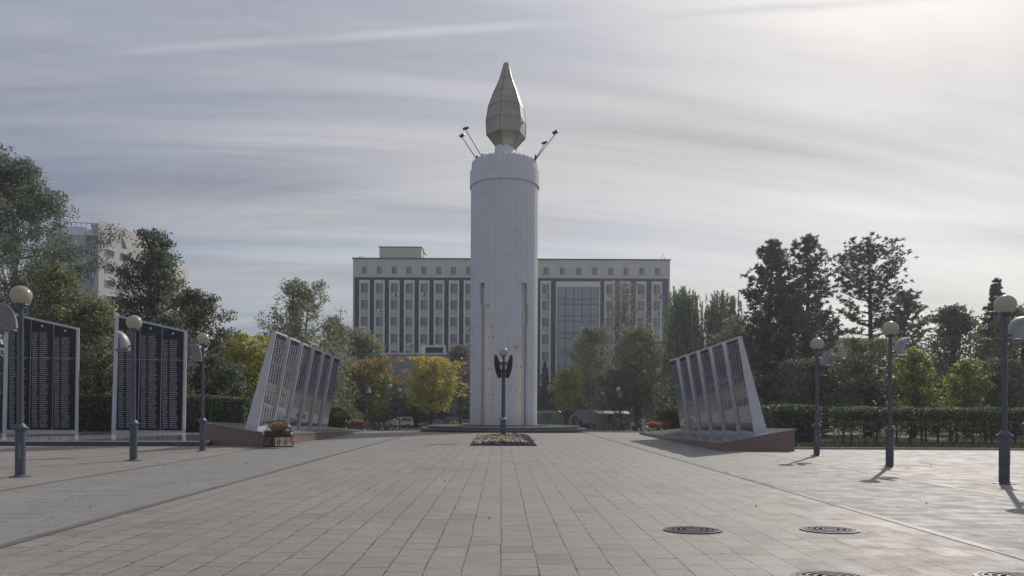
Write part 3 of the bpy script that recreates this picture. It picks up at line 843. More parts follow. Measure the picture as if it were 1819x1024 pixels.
leaning_wall(-1, 'leaning wall of six white-framed black name slabs on the left side of the avenue, reddish wedge plinth', 31.4, 6, 2.17, 10.98, 10.2, .80, .48, 5.15, 4.85,
    [(-9.75,30.3,.52),(-13.3,31.6,1.0),(-14.2,50.5,.45),(-9.95,50.0,.12)])
leaning_wall(1, 'leaning wall of six white-framed black name slabs on the right side of the avenue, beside the hedge', 30.6, 6, 2.17, 11.12, 10.38, .68, .42, 4.92, 4.78,
    [(9.1,29.1,.33),(12.3,29.5,.90),(13.6,49.5,.45),(9.6,49.0,.10)])

# ------------------------------------------------------------ upright name walls on the left, frontal
def star(r, th=.02):
    b = MB(); P = []
    for i in range(10):
        a = math.pi/2+math.pi*i/5; q = r if i%2 == 0 else r*.42; P.append((q*math.cos(a), q*math.sin(a)))
    v = [(x,-th,z) for x,z in P]+[(x,0,z) for x,z in P]
    return b.add(v, [tuple(range(10)), tuple(range(19,9,-1))]+[(i,10+i,10+(i+1)%10,(i+1)%10) for i in range(10)])
def upright_wall(xl_b, xr_b, xl_t, xr_t, y, zb, ztl, ztr, label):
    root = empty('name_wall', (xl_b,y,zb), 0, label, 'memorial', 'upright black name walls')
    W = xr_b-xl_b; lt = xl_t-xl_b; rt = xr_t-xl_b; hl, hr = ztl-zb, ztr-zb
    def top(x): return hl+(hr-hl)*(x-lt)/(rt-lt)
    D0, D1 = .14, .09
    b = MB()   # body behind
    b.hexa([(-.03,0.03,-.1),(W,0.03,-.1),(W,D0,-.1),(-.03,D0,-.1),(lt,.03,hl),(rt,.03,hr),(rt,D1,hr),(lt,D1,hl)]); b.build('frame', M['frame_paint'], root, bevel=.01)
    m0 = (.24,.13); cw = (W-m0[0]-m0[1])/3
    def edge(x, z):  # x at height z sheared with the lean
        return x+(lt+(rt-lt-W)*x/W)*(z/hl)
    for k in range(3):
        a, c = m0[0]+cw*k+.035, m0[0]+cw*(k+1)-.035; z0 = .13; za, zc = top(a)-.14, top(c)-.14
        f = [(a-a,-.006,0),(c-a,-.006,0)]
        sa, sc = edge(a,za)-a, edge(c,zc)-a
        v = [(0,-.02,0),(c-a,-.02,0),(sc,-.02,zc-z0),(sa,-.02,za-z0),(0,.05,0),(c-a,.05,0),(sc,.05,zc-z0),(sa,.05,za-z0)]
        pb = MB(); pb.add(v, [(0,1,2,3),(7,6,5,4),(0,4,5,1),(1,5,6,2),(2,6,7,3),(3,7,4,0)])
        o = pb.build('name_plaque', plaque_mat('plaque_upright', [(.13,.38,.50),(.56,.92,1.10)] if k != 2 else [(.10,.34,.44),(.50,.85,1.0)], .112, min(za,zc)-z0-.45, .10, .010, .005, .30, .10, spec=.25), root, loc=(a,0,z0))
        s = star(.10); s.build('star', M['frame_paint'], o, loc=((c-a)*.52+.06,-.021,(za+zc)/2-z0-.22))
    # slim seams across the plaques
    b = MB(); zz = hl*.62; b.tube([(.1,-.023,zz),(W-.05,-.023,zz-.04)], .008, 4); b.build('joint', M['frame_paint'], root)
    return root
YW = 40.9
upright_wall(X_at(4,YW,768), X_at(137,YW,768), X_at(8,YW,556), X_at(140,YW,584), YW, .24, Z_at(5,554,YW), Z_at(138,583,YW), 'leftmost upright black name wall, three columns of names, behind the nearest left lamp')
upright_wall(X_at(198,YW,770), X_at(328,YW,770), X_at(203.5,YW,560), X_at(331.5,YW,588), YW, .24, Z_at(203,559,YW), Z_at(331,587.5,YW), 'upright black name wall standing between two lamps, next to the leaning wall')
b = MB()
b.prism([(-35.4,30.9),(-21.6,30.5),(-12.7,31.0),(-16.0,41.9),(-35.4,41.9)], -.1, .2); pl = b
base = empty('granite_platform', (-22,36,0), 0, 'low polished granite platform under the two upright name walls', 'platform')
pb = MB(); pb.prism([(-35.4+22,30.9-36),(-21.6+22,30.45-36),(-12.9+22,31.0-36),(-15.9+22,41.9-36),(-35.4+22,41.9-36)], -.1, .175); pb.build('base', M['granite_step'], base, bevel=.01)
pb = MB(); pb.prism([(-35.4+22-.03,30.87-36),(-21.6+22,30.42-36),(-12.86+22,30.97-36),(-15.88+22,41.93-36),(-35.4+22-.03,41.93-36)], .178, .24)
M['granite_polish'] = simple('granite_polish', (.52,.52,.54), .05, 0, .12, 3, 0, 60, spec=.9)
pb.build('polished_top', M['granite_polish'], base)

# ------------------------------------------------------------ lamps
def hood_mb():
    """curved shell shade: a quarter of an ellipsoid bowl, convex side towards +Z/+pole, opening down and out"""
    b = MB(); n, m = 12, 8
    V = []; 
    for layer, k in ((0,1.0),(1,.93)):
        for i in range(n+1):
            a = R(-62)+R(124)*i/n        # spread about the outward axis, seen from above
            for j in range(m+1):
                t = R(4)+R(86)*j/m      # from pole top down
                r = math.sin(t)
                # origin at the bracket; x is outward
                x = -.02+.60*k*(1-math.cos(t)) if False else .58*k*math.cos(a*.62)*math.sin(t*.98)-.02
                V.append((x, .36*k*math.sin(a)*(.35+.65*math.sin(t)), .44*k*math.cos(t)*1.0-.0))
    st_ = (n+1)*(m+1); fs = []
    for L_ in (0,1):
        for i in range(n):
            for j in range(m):
                q = L_*st_+i*(m+1)+j; f = (q,q+1,q+m+2,q+m+1); fs.append(f if L_ == 0 else f[::-1])
    for i in range(n):
        for j in (0,m):
            q = i*(m+1)+j; fs.append((q,q+m+1,q+m+1+st_,q+st_))
    for i in (0,n):
        for j in range(m):
            q = i*(m+1)+j; fs.append((q,q+1,q+1+st_,q+st_))
    return b.add(V, fs)
def make_lamp(label, yaw):
    H = 4.16
    r = empty('street_lamp', (0,0,0), 0, label, 'street lamp', 'globe street lamps along the square')
    b = MB(); b.lathe([(.24,0),(.24,.02),(.15,.03),(.112,.06),(.112,1.10),(.13,1.12),(.155,1.16),(.155,1.2),(.12,1.24),(.07,1.30)], 14)
    b.build('base_post', M['lamp_metal'], r, smooth='auto')
    b = MB(); arc_prism(b, -.28, .28, .10, .118, .45, .80, 3); b.build('access_door', M['lamp_metal_light'], r, rot=(0,0,.5))
    for k in range(6):
        a = k*math.pi/3; b = MB(); b.tube([(.14*math.cos(a),.14*math.sin(a),1.18),(.185*math.cos(a),.185*math.sin(a),1.18)], .022, 6); b.build('collar_bolt', M['lamp_metal_light'], r)
    b = MB(); b.lathe([(.062,1.25),(.058,2.5),(.052,4.0),(.055,H-.06),(.12,H-.03),(.15,H),(.14,H+.03)], 12); b.build('pole', M['lamp_metal'], r, smooth='auto')
    b = MB(); b.sphere((0,0,H+.225), .235, 24, 16); b.build('globe', M['globe'], r, smooth=True)
    b = MB(); b.tube([(.04,0,H-.52),(.16,0,H-.52)], .03, 8); b.box(.03,.06,-.02,.02,H-.6,H-.44); br = b.build('bracket', M['lamp_metal'], r, rot=(0,0,yaw))
    # scoop-shaped shade: convex towards the pole, open outwards
    hb = MB(); n, m = 12, 10; V = []
    for k in (1.0,.95):
        for i in range(n+1):
            a = R(-58)+R(116)*i/n
            for j in range(m+1):
                t = R(88)*j/m      # 0 bottom (horizontal lip near pole) .. up and over outward
                rad = .44*k
                x = .54-rad*math.cos(t)*math.cos(a*.9)*.92
                V.append((x, .30*k*math.sin(a)*(.5+.5*math.cos(t*.8)), -.12+.56*k*math.sin(t)))
    st_ = (n+1)*(m+1); fs = []
    for L_ in (0,1):
        for i in range(n):
            for j in range(m):
                q = L_*st_+i*(m+1)+j; f = (q,q+m+1,q+m+2,q+1); fs.append(f if L_ == 0 else f[::-1])
    for i in range(n):
        for j in (0,m): q = i*(m+1)+j; fs.append((q,q+st_,q+m+1+st_,q+m+1))
    for i in (0,n):
        for j in range(m): q = i*(m+1)+j; fs.append((q,q+1,q+1+st_,q+st_))
    hb.add(V, fs)
    h = hb.build('hood', M['hood'], r, smooth='auto', loc=(0,0,H-.48), rot=(0,0,yaw))
    b = MB(); b.lathe([(.20,0),(.23,.02),(.21,.06),(.05,.08)], 14, (.36,0,-.20)); b.build('lower_light', M['hood_in'], h, smooth='auto')
    return r
lampL = make_lamp('', R(250))
lampL.location = (-11.62, 17.0, 0); lampL['label'] = 'nearest left globe lamp, its grey hood in front of the leftmost name wall'
copy_tree(lampL, (-11.66,22.3,0), R(-70), 'second globe lamp on the left, in front of the name wall beside the leaning wall')
c3 = copy_tree(lampL, (-11.68,27.5,0), R(-5), 'farthest of the three tall globe lamps on the left, before the dark hedge')
lampR = make_lamp('nearest right globe lamp, its blue-grey hood cut by the right picture edge', R(10)); lampR.location = (11.88,16.62,0); lampR.scale = (1,1,.965)
copy_tree(lampR, (11.92,21.6,0), R(-6), 'middle of the three tall globe lamps in front of the right hedge')
copy_tree(lampR, (11.92,26.6,0), R(-55), 'farthest of the three tall globe lamps on the right, beside the leaning wall')
def lamp_far(px, pytop, Y, label, hood=True):
    x = X_at(px, Y); z = Z_at(px, pytop, Y)-ground(Y)
    c = copy_tree(lampL, (x,Y,ground(Y)), R(px*3 % 90), label, (1,1,1)); c.scale = (z/4.62,)*3; return c
lamp_far(692, 683, 84, 'small distant globe lamp, left of a close pair before the white off-road car')
lamp_far(710, 690, 81, 'small distant globe lamp, right of a close pair in front of the white off-road car')
lamp_far(1071, 697, 84, 'small distant globe lamp before the awning stall, left one')
lamp_far(1098, 688, 80, 'small distant globe lamp before the awning stall, right one')
# slim distant pole with small head
def slim(px, pyt, Y, label):
    r = empty('light_pole', (X_at(px,Y),Y,ground(Y)), 0, label, 'street lamp'); h = Z_at(px,pyt,Y)-ground(Y)
    b = MB(); b.lathe([(.09,0),(.06,1),(.04,h-.1)], 8); b.build('pole', M['lamp_metal_light'], r, smooth='auto')
    b = MB(); b.lathe([(.28,0),(.2,.2),(.08,.5),(.05,.7)], 10, (.22,0,h-.9)); b.tube([(0,0,h-.25),(.22,0,h-.2)], .03, 6); b.build('lamp_head', M['hood'], r, smooth='auto')
slim(651, 682, 70, 'slim distant light pole with one small bell head, beside the clipped hedge block')

# central four-winged lamp on the flower bed
r = empty('park_lamp', (.09,38.0,.1), 0, 'dark lamp post with black wing shades, standing in the flower bed', 'street lamp')
b = MB(); b.lathe([(.16,0),(.155,.95),(.13,1.0)], 12); b.build('base_post', M['lamp_metal'], r, smooth='auto')
b = MB(); b.lathe([(.13,.98),(.19,1.02),(.19,1.10),(.13,1.14)], 12)
for k in range(6): a = k*math.pi/3+.3; b.sphere((.2*math.cos(a),.2*math.sin(a),1.06), .05, 8, 6)
b.build('collar', M['hood'], r, smooth='auto')
b = MB(); b.lathe([(.105,1.1),(.095,3.8),(.075,4.1),(.06,4.40),(.13,4.43),(.13,4.47)], 12); b.build('pole', M['lamp_metal'], r, smooth='auto')
b = MB(); b.sphere((0,0,4.68), .245, 20, 14); b.build('globe', M['globe'], r, smooth=True)
for q in range(4):
    a = R(q*90+(-30 if q == 0 else 30))
    if q % 2: continue
    br = MB()
    for z in (3.42,3.72,4.1): br.tube([(.05,0,z),(.15,0,z-.05),(.24,0,z+.02)], .03, 6)
    br.build('bracket', M['iron'], r, rot=(0,0,a))
    w = MB(); n = 14; V = []; wd = []
    for j in range(n+1):
        t = j/n; z = 3.28+1.22*t; x = .20+.09*math.sin(t*2.4)+.17*t**1.6; hw = .24*math.sin(math.pi*min(1,.10+.86*t))**.7
        for yy in (-1,-.5,0,.5,1):
            V.append((x-.10*(1-yy*yy)*-1*.6, yy*hw, z)); 
    for j in range(n+1):
        t = j/n; z = 3.28+1.22*t; x = .20+.09*math.sin(t*2.4)+.17*t**1.6+.05; hw = .24*math.sin(math.pi*min(1,.10+.86*t))**.7
        for yy in (-1,-.5,0,.5,1): V.append((x+.06*(1-yy*yy)+.03, yy*hw, z))
    o = (n+1)*5; fs = []
    for j in range(n):
        for i in range(4):
            q_ = j*5+i; fs.append((q_,q_+5,q_+6,q_+1)); fs.append((q_+o,q_+1+o,q_+6+o,q_+5+o))
        for i in (0,4): q_ = j*5+i; fs.append((q_,q_+o,q_+5+o,q_+5))
    for j in (0,n):
        for i in range(4): q_ = j*5+i; fs.append((q_,q_+1,q_+1+o,q_+o))
    w.add(V, fs); w.build('wing_shade', M['iron'], r, smooth='auto', rot=(0,0,a))
    if q % 2 == 0 or True:
        for zz_ in (4.10,3.66):
            g = MB(); g.sphere((.19,0,zz_), .15, 14, 10); g.build('side_globe', M['globe'], r, smooth=True, rot=(0,0,a+R(55 if q == 0 else -55)))
# flower bed
fb = empty('flower_bed', (.1,36.6,0), 0, 'rectangular flower bed of white, yellow and purple blooms at the foot of the winged lamp', 'flower bed')
b = MB()
for x0,x1,y0,y1 in ((-1.53,1.53,-4.1,-3.98),(-1.53,1.53,3.98,4.1),(-1.53,-1.43,-3.98,3.98),(1.43,1.53,-3.98,3.98)): b.box(x0,x1,y0,y1,-.05,.09)
b.build('edging', M['granite_step'], fb, bevel=.01)
b = MB(); b.box(-1.43,1.43,-3.98,3.98,-.05,.06); b.build('soil', M['soil'], fb)
def petals(name, col, C, parent, size, seed, mat=None):
    m = mat or leaf_mat(name, col, tuple(min(1,c*1.5) for c in col), None, .3)
    rng = np.random.default_rng(seed); C = np.array(C)
    up = rng.normal(size=(len(C),3))*.5
    return leaf_mesh(name, C, size*rng.uniform(.7,1.3,len(C)), rng.random(len(C)), np.zeros(len(C)), m, parent, 1.0, up, rng)
rng = np.random.default_rng(3)
bins = {'white_flowers':[], 'yellow_flowers':[], 'purple_flowers':[], 'red_flowers':[]}; LV = []
for i in range(5200):
    x, y = rng.uniform(-1.42,1.42), rng.uniform(-3.95,3.95)
    z = .10+.13*math.cos(x*.9)+.04*math.sin(y*2)+rng.uniform(-.02,.06)
    for _ in range(3): LV.append((x+rng.normal()*.04, y+rng.normal()*.04, z-rng.uniform(.02,.14)))
    k = math.sin(y*1.5+x*.8+rng.normal()*.5)
    if rng.random() < .40:
        if x > 1.0-.08*(y+3): n_ = 'purple_flowers'
        elif y < -3.0: n_ = 'white_flowers'
        elif k > .55: n_ = 'red_flowers' if rng.random() < .5 else 'yellow_flowers'
        elif k > -.3: n_ = 'yellow_flowers'
        else: n_ = 'white_flowers'
        for _ in range(2): bins[n_].append((x+rng.normal()*.02,y+rng.normal()*.02,z+.02))
cols = {'white_flowers':(.5,.5,.46),'yellow_flowers':(.42,.33,.06),'purple_flowers':(.20,.11,.19),'red_flowers':(.30,.09,.08)}
for n_, c in bins.items(): tag(petals(n_, cols[n_], c, fb, .085, 5), kind='stuff')
tag(leaf_mesh('leaves', np.array(LV), np.full(len(LV), .09), rng.random(len(LV)), np.zeros(len(LV)), L['dark'], fb, 1.3, None, rng), kind='stuff')

# flower stands
M['ball_white'] = simple('ball_white', (.75,.74,.70), .4)
def flower_stand(loc, rz, label, W=1.15, arch=True, flower=(.42,.13,.03), body='iron', s=1.0):
    r = empty('flower_stand', loc, rz, label, 'flower stand', 'ornamental flower stands in the square'); r.scale = (s,s,s)
    b = MB()
    for sy in (-.22,.22):
        b.tube([(-W/2,sy,.02),(-W/2-.04,sy,.2),(-W/2+.06,sy,.36),(-W/2,sy,.52)], .018, 6); b.tube([(W/2,sy,.02),(W/2+.04,sy,.2),(W/2-.06,sy,.36),(W/2,sy,.52)], .018, 6)
        for x in (-.3,0,.3):
            P = [(x+.11*math.cos(a)*(1-a/9), sy, .22+.11*math.sin(a)*(1-a/9)) for a in [i*.5 for i in range(14)]]; b.tube(P, .011, 5)
            b.tube([(x,sy,.02),(x,sy,.5)], .012, 5)
        b.tube([(-W/2,sy,.5),(W/2,sy,.5)], .016, 6); b.tube([(-W/2,sy,.06),(W/2,sy,.06)], .014, 6)
    b.build('iron_frame', M['iron'], r)
    t = MB(); t.hexa([(-W/2+.09,-.18,.46),(W/2-.09,-.18,.46),(W/2-.09,.18,.46),(-W/2+.09,.18,.46),(-W/2,-.26,.60),(W/2,-.26,.60),(W/2,.26,.60),(-W/2,.26,.60)]); t.build('trough', M['wood_brown'], r, bevel=.01)
    rg = np.random.default_rng(int(abs(loc[0])*10))
    C = [(rg.uniform(-W/2,W/2), rg.uniform(-.26,.26), .62+rg.uniform(0,.13)) for _ in range(420)]
    G = [(rg.uniform(-W/2-.02,W/2+.02), rg.uniform(-.3,.3), .55+rg.uniform(0,.16)) for _ in range(700)]
    if arch:
        b = MB()
        for sy in (-.2,.2):
            P = [(math.cos(a)*W*.46, sy, .55+math.sin(a)*.62) for a in [math.pi*i/14 for i in range(15)]]; b.tube(P, .016, 6)
        b.tube([(0,-.2,1.17),(0,.2,1.17)], .016, 6); b.tube([(0,0,1.17),(0,0,1.30)], .012, 6); b.build('arch', M['iron'], r)
        b = MB(); b.lathe([(.05,.68),(.22,.72),(.30,.80),(.32,.86)], 16); 
        bk = b.build('hanging_bowl', M['hood_in'], r); bk.scale = (1.15,.7,1)
        b = MB(); b.lathe([(.325,.84),(.335,.90),(.30,.91)], 16); q = b.build('bowl_band', M['wood_brown'], r); q.scale = (1.15,.72,1)
        C2 = [(rg.normal()*.15+.05, rg.normal()*.1, .97+rg.uniform(-.05,.14)) for _ in range(260)]; G2 = [(rg.normal()*.2, rg.normal()*.12, .92+rg.uniform(-.05,.12)) for _ in range(420)]
        petals('upper_flowers', (.42,.11,.05), C2, r, .06, 8)
        leaf_mesh('upper_leaves', np.array(G2), np.full(len(G2),.07), rg.random(len(G2)), np.zeros(len(G2)), L['yellow_green'], r, 1.3, None, rg)
        petals('lower_flowers', (.30,.06,.06), C[:200], r, .05, 9)
        for x in (-W/2,W/2-.0):
            b = MB(); b.sphere((x,-.22,.62), .06, 10, 8); b.build('finial', M['ball_white'], r, smooth=True)
        b = MB(); b.sphere((W/2-.12,-.1,.93), .06, 10, 8); b.build('finial', M['ball_white'], r, smooth=True)
    else:
        C = [(rg.normal()*W*.19, rg.normal()*.13, .64+abs(rg.normal())*.13) for _ in range(520)]
        petals('flowers', flower, C, r, .10, 7)
        b = MB()
        for k in range(4):
            b.box(-W/2-.05,W/2+.05,-.3-.01*k,-.27-.01*k,.42+k*.075,.47+k*.075)
        b.build('side_rail', M['wood_brown'], r)
        for x in (-W/2-.05,W/2+.02):
            b = MB(); b.lathe([(.05,0),(.06,.1),(.04,.2),(.05,.35),(.06,.4)], 8, (x,-.24,0)); b.build('leg', M['ball_white'], r)
    leaf_mesh('foliage', np.array(G), np.full(len(G),.07), rg.random(len(G)), np.zeros(len(G)), L['dark'] if arch else L['orange_green'], r, 1.3, None, rg)
    return r
flower_stand((-9.5,30.0,0), .12, 'wrought-iron flower stand with an arch, before the left leaning wall', 1.12, True)
flower_stand((X_at(633,56),56,ground(56)), .1, 'orange flower stand before the clipped hedge block, left of the monument', 1.35, False, (.40,.14,.06), s=1.05)
flower_stand((X_at(1160,56),56,ground(56)), -.1, 'orange flower stand beside the woman in a pale coat, right of the monument', 1.3, False, (.52,.17,.03), s=1.0)
flower_stand((X_at(806,66),66,ground(66)), 0, 'small flower stand behind the monument steps, before the white saloon car', .8, False, (.40,.17,.05), s=1.0)
# small white-legged stone stools beside the stands
def bollard(px, Y, label):
    r = empty('bollard', (X_at(px,Y),Y,ground(Y)), 0, label, 'bollard', 'short stone bollards by the flower stands')
    b = MB(); b.lathe([(.13,0),(.10,.06),(.075,.28),(.085,.32)], 10); b.build('stem', M['ball_white'], r, smooth='auto')
    b = MB(); b.lathe([(.085,.32),(.17,.36),(.19,.42),(.17,.56),(.05,.60)], 12); b.build('cap', M['wood_brown'] if px < 900 else M['hood'], r, smooth='auto')
bollard(646, 47.5, 'short brown-capped bollard at the far tip of the left leaning wall plinth')
bollard(1148, 48.5, 'short grey-capped bollard at the far tip of the right leaning wall plinth')
# manholes
def manhole(x, y, label):
    r = empty('manhole_cover', (x,y,.0), 0, label, 'manhole cover', 'round iron manhole covers in the paving'); r.scale = (1,.72,1)
    b = MB(); b.lathe([(.41,0),(.41,.02),(.36,.021),(.355,.012)], 40); b.build('rim', M['iron_cover'], r)
    b = MB(); b.lathe([(.345,0),(.345,.018)], 40)
    for q in (.09,.17,.25,.32):
        n = 40; V = []
        for i in range(n):
            a = 2*math.pi*i/n; c_, s_ = math.cos(a), math.sin(a); V += [(c_*(q-.018),s_*(q-.018),.018),(c_*(q-.014),s_*(q-.014),.026),(c_*(q+.014),s_*(q+.014),.026),(c_*(q+.018),s_*(q+.018),.018)]
        b.add(V, [(i*4+k,((i+1)%n)*4+k,((i+1)%n)*4+k+1,i*4+k+1) for i in range(n) for k in range(3)])
    for i in range(12):
        a = i*math.pi/6; b.tube([(.1*math.cos(a),.1*math.sin(a),.02),(.33*math.cos(a),.33*math.sin(a),.02)], .008, 4)
    b.build('lid', M['iron_cover'], r)
M['iron_cover'] = simple('iron_cover', (.055,.06,.07), .45, .5, .3, 20, .2, 60, dirt=((.16,.14,.12),12,.5))
manhole(2.70, 9.9, 'round manhole cover, left one of the upper pair in the foreground paving'); manhole(4.66, 9.98, 'round manhole cover, right one of the upper pair in the foreground paving')
manhole(3.36, 7.12, 'round manhole cover cut by the bottom picture edge, left of the two nearest'); manhole(5.25, 7.15, 'round manhole cover in the bottom right corner, right of the two nearest')
# ------------------------------------------------------------ buildings
def facade_mat(name, col, pw, ph, seam=.75, rough=.6):
    m, t, b = newmat(name)
    tcn = t.n('ShaderNodeTexCoord'); sep = t.n('ShaderNodeSeparateXYZ'); t.link(tcn.outputs['Object'], sep.inputs[0])
    cvn = t.n('ShaderNodeCombineXYZ'); t.link(t.math('ADD', sep.outputs[0], sep.outputs[1]), cvn.inputs[0]); t.link(sep.outputs[2], cvn.inputs[1])
    br = t.n('ShaderNodeTexBrick'); br.offset = 0; t.link(cvn.outputs[0], br.inputs['Vector'])
    br.inputs['Scale'].default_value = 1; br.inputs['Brick Width'].default_value = pw; br.inputs['Row Height'].default_value = ph; br.inputs['Mortar Size'].default_value = .02
    br.inputs['Color1'].default_value = c4(tuple(c*.95 for c in col)); br.inputs['Color2'].default_value = c4(tuple(min(1,c*1.05) for c in col)); br.inputs['Mortar'].default_value = c4(tuple(c*seam for c in col))
    n = t.noise(tcn.outputs['Object'], .25, 5, .6)
    t.link(t.mix(t.mapr(n,.4,.7,0,.3), br.outputs['Color'], tuple(c*.8 for c in col)), b.inputs['Base Color']); b.inputs['Roughness'].default_value = rough
    return m
M['b_cream'] = facade_mat('facade_cream', (.62,.62,.53), 1.3, 1.2)
M['b_spandrel'] = facade_mat('facade_spandrel', (.52,.53,.37), 3, .9, .9)
M['b_navy'] = facade_mat('facade_navy', (.016,.013,.075), 1.3, 1.4, .6, .4)
M['b_trim'] = simple('facade_trim', (.76,.75,.71), .6, 0, .08, 1)
M['b_grey'] = facade_mat('facade_grey', (.30,.30,.32), 2, 1.6, .8)
M['b_roof'] = simple('roof_edge', (.08,.075,.07), .6)
def winmat(name, c, rough=.12):
    m, t, b = newmat(name); oi = t.n('ShaderNodeObjectInfo'); tcn = t.n('ShaderNodeTexCoord')
    n = t.noise(tcn.outputs['Object'], .8, 3)
    f = t.math('ADD', t.math('MULTIPLY', oi.outputs['Random'], .7), t.math('MULTIPLY', n, .4), clamp=True)
    t.link(t.mix(f, tuple(x*.7 for x in c), tuple(min(1,x*1.5) for x in c)), b.inputs['Base Color']); b.inputs['Roughness'].default_value = rough; b.inputs['Specular IOR Level'].default_value = .8
    return m
M['win'] = winmat('window_glass', (.15,.18,.235)); M['win_dark'] = winmat('window_glass_dark', (.05,.06,.095)); M['win_teal'] = winmat('curtain_glass', (.17,.22,.24), .08)
M['curtain'] = simple('curtain_fabric', (.35,.37,.42), .8)
M['b_sash'] = simple('window_sash', (.30,.31,.34), .5)
BY = 140.0; gB = ground(BY)
def bx(px): return X_at(px, BY, 500)
def bz(py, px=900): return Z_at(px, py, BY)
bld = empty('office_building', (bx(627),BY,gB), 0, 'long cream and navy office block with vertical window strips behind the monument', 'building')
ox, oz = bx(627), gB
def LX(px): return bx(px)-ox
def LZ(py, px=900): return bz(py, px)-oz
WT = LX(1190); HT = LZ(461.5)
zb_band = LZ(494)
b = MB(); b.box(.3,WT-.3,.3,16,0,zb_band); b.build('navy_wall', M['b_navy'], bld)
b = MB(); b.box(0,WT,-.0,16.3,zb_band+.003,HT); b.build('attic_wall', M['b_cream'], bld)
b = MB(); b.box(-.15,WT+.15,-.15,16.45,HT+.003,HT+.22); b.build('roof_edge', M['b_roof'], bld)
b = MB(); b.box(0,.28,.0,16,0,zb_band-.003); b.box(WT-.28,WT,0,16,0,zb_band-.003); b.build('end_wall', M['b_cream'], bld)
pitch = 26.5
strips = [647.5+26.5*k for k in range(8)]+[969.5]+[1083,1111,1139,1167]
rows = [LZ(y) for y in (521.5,550.5,580.5,610.5,640.5,670,700)]; wh = LZ(505)-LZ(521.5); FH = rows[0]-rows[1]
first_win = None; first_ac = None; rnd = random.Random(5)
def add_window(x, z, w, h, kind):
    key = kind
    if key not in add_window.p:
        b = MB(); t = .07
        b.box(0,w,-.02,.06,0,t); b.box(0,w,-.02,.06,h-t,h); b.box(0,t,-.02,.06,t,h-t); b.box(w-t,w,-.02,.06,t,h-t); b.box(w*.38-.03,w*.38+.03,-.02,.06,t,h-t)
        f = b.build('window', M['b_sash'], bld)
        g = MB(); g.box(t,w*.38-.035,.02,.05,t,h-t,0); g.box(w*.38+.035,w-t,.02,.05,t,h-t,1); g.build('pane', [M['win_dark'], M['win']], f)
        add_window.p[key] = f
        f.location = (x,0,z); return f
    f = add_window.p[key].copy(); COL.objects.link(f); f.parent = bld; f.location = (x,0,z)
    for ch in add_window.p[key].children: c = ch.copy(); COL.objects.link(c); c.parent = f
    return f
add_window.p = {}
hs = LX(1000)-LX(992.2); sw = hs*2
for i, px in enumerate(strips):
    xc = LX(px); ztop = LZ(499); zlow = LZ(642) if px < 840 else LZ(700)
    b = MB(); b.box(xc-hs,xc+hs,.05,.4,zlow,ztop-.45); st_ = b.build('window_strip', M['b_spandrel'], bld)
    b = MB(); b.box(xc-hs-.16,xc-hs+.12,-.05,.3,zlow,ztop-.003); b.box(xc+hs-.12,xc+hs+.16,-.05,.3,zlow,ztop-.003); b.box(xc-hs+.121,xc+hs-.121,-.05,.3,ztop-.5,ztop-.003)
    for z in rows:
        if z+wh > zlow: b.box(xc-hs+.121,xc+hs-.121,-.01,.25,z+wh+.02,z+wh+.12)
    b.build('strip_trim', M['b_trim'], bld)
    for k, z in enumerate(rows):
        if z < zlow: continue
        add_window(xc-hs+.22, z, 2*hs-.44, wh, 'large')
        if rnd.random() < .17:
            b = MB(); b.box(0,.85,-.45,-.05,0,.62); b.lathe([(.22,0),(.22,.02)], 12, (0,0,0)) if False else None
            a = b.build('air_conditioner', M['b_trim'], bld, loc=(xc-hs+.5+rnd.random()*.5,0,z-.75), bevel=.03)
            b = MB(); b.lathe([(.24,0),(.24,.03),(.05,.04)], 14); b.build('fan', M['iron'], a, loc=(.5,-.46,.31), rot=(R(90),0,0))
for i, px in enumerate([647.5+26.4*k for k in range(8)]+[970,998.5,1028,1056.7,1085,1112,1140,1167.5]):
    xc = LX(px); w = LX(907)-LX(900)
    if i == 0 or True:
        z = LZ(488)
        f = add_window(xc-w/2-.1, z, w+.2, LZ(475)-LZ(488), 'attic'); f.location.y = -.05
# curtain wall
x0, x1 = LX(990), LX(1064); zt, zl = LZ(500), LZ(700)
b = MB(); b.box(x0-.25,x0,-.1,.3,zl,zt); b.box(x1,x1+.25,-.1,.3,zl,zt); b.box(x0+.001,x1-.001,-.1,.3,LZ(509.5),zt); b.build('curtain_wall_surround', M['b_trim'], bld)
b = MB(); b.box(x0,x1,.0,.28,zl,LZ(509.5)-.003); cw = b.build('curtain_wall', M['win_teal'], bld)
b = MB()
for k in range(6): x = x0+(x1-x0)*k/5; x = min(max(x,x0+.06),x1-.06); b.box(x-.05,x+.05,-.09,-.002,zl,LZ(509.5)-.01)
z = LZ(510); k = 0
for k in range(7):
    for dz in (0,):
        zz = LZ(531+30.2*k); zz2 = LZ(540+30.2*k)
        if zz2 > zl: b.box(x0+.12,x1-.12,-.085,-.003,zz-.05,zz+.05); b.box(x0+.12,x1-.12,-.085,-.003,zz2-.05,zz2+.05)
b.build('mullion', M['b_roof'], cw)
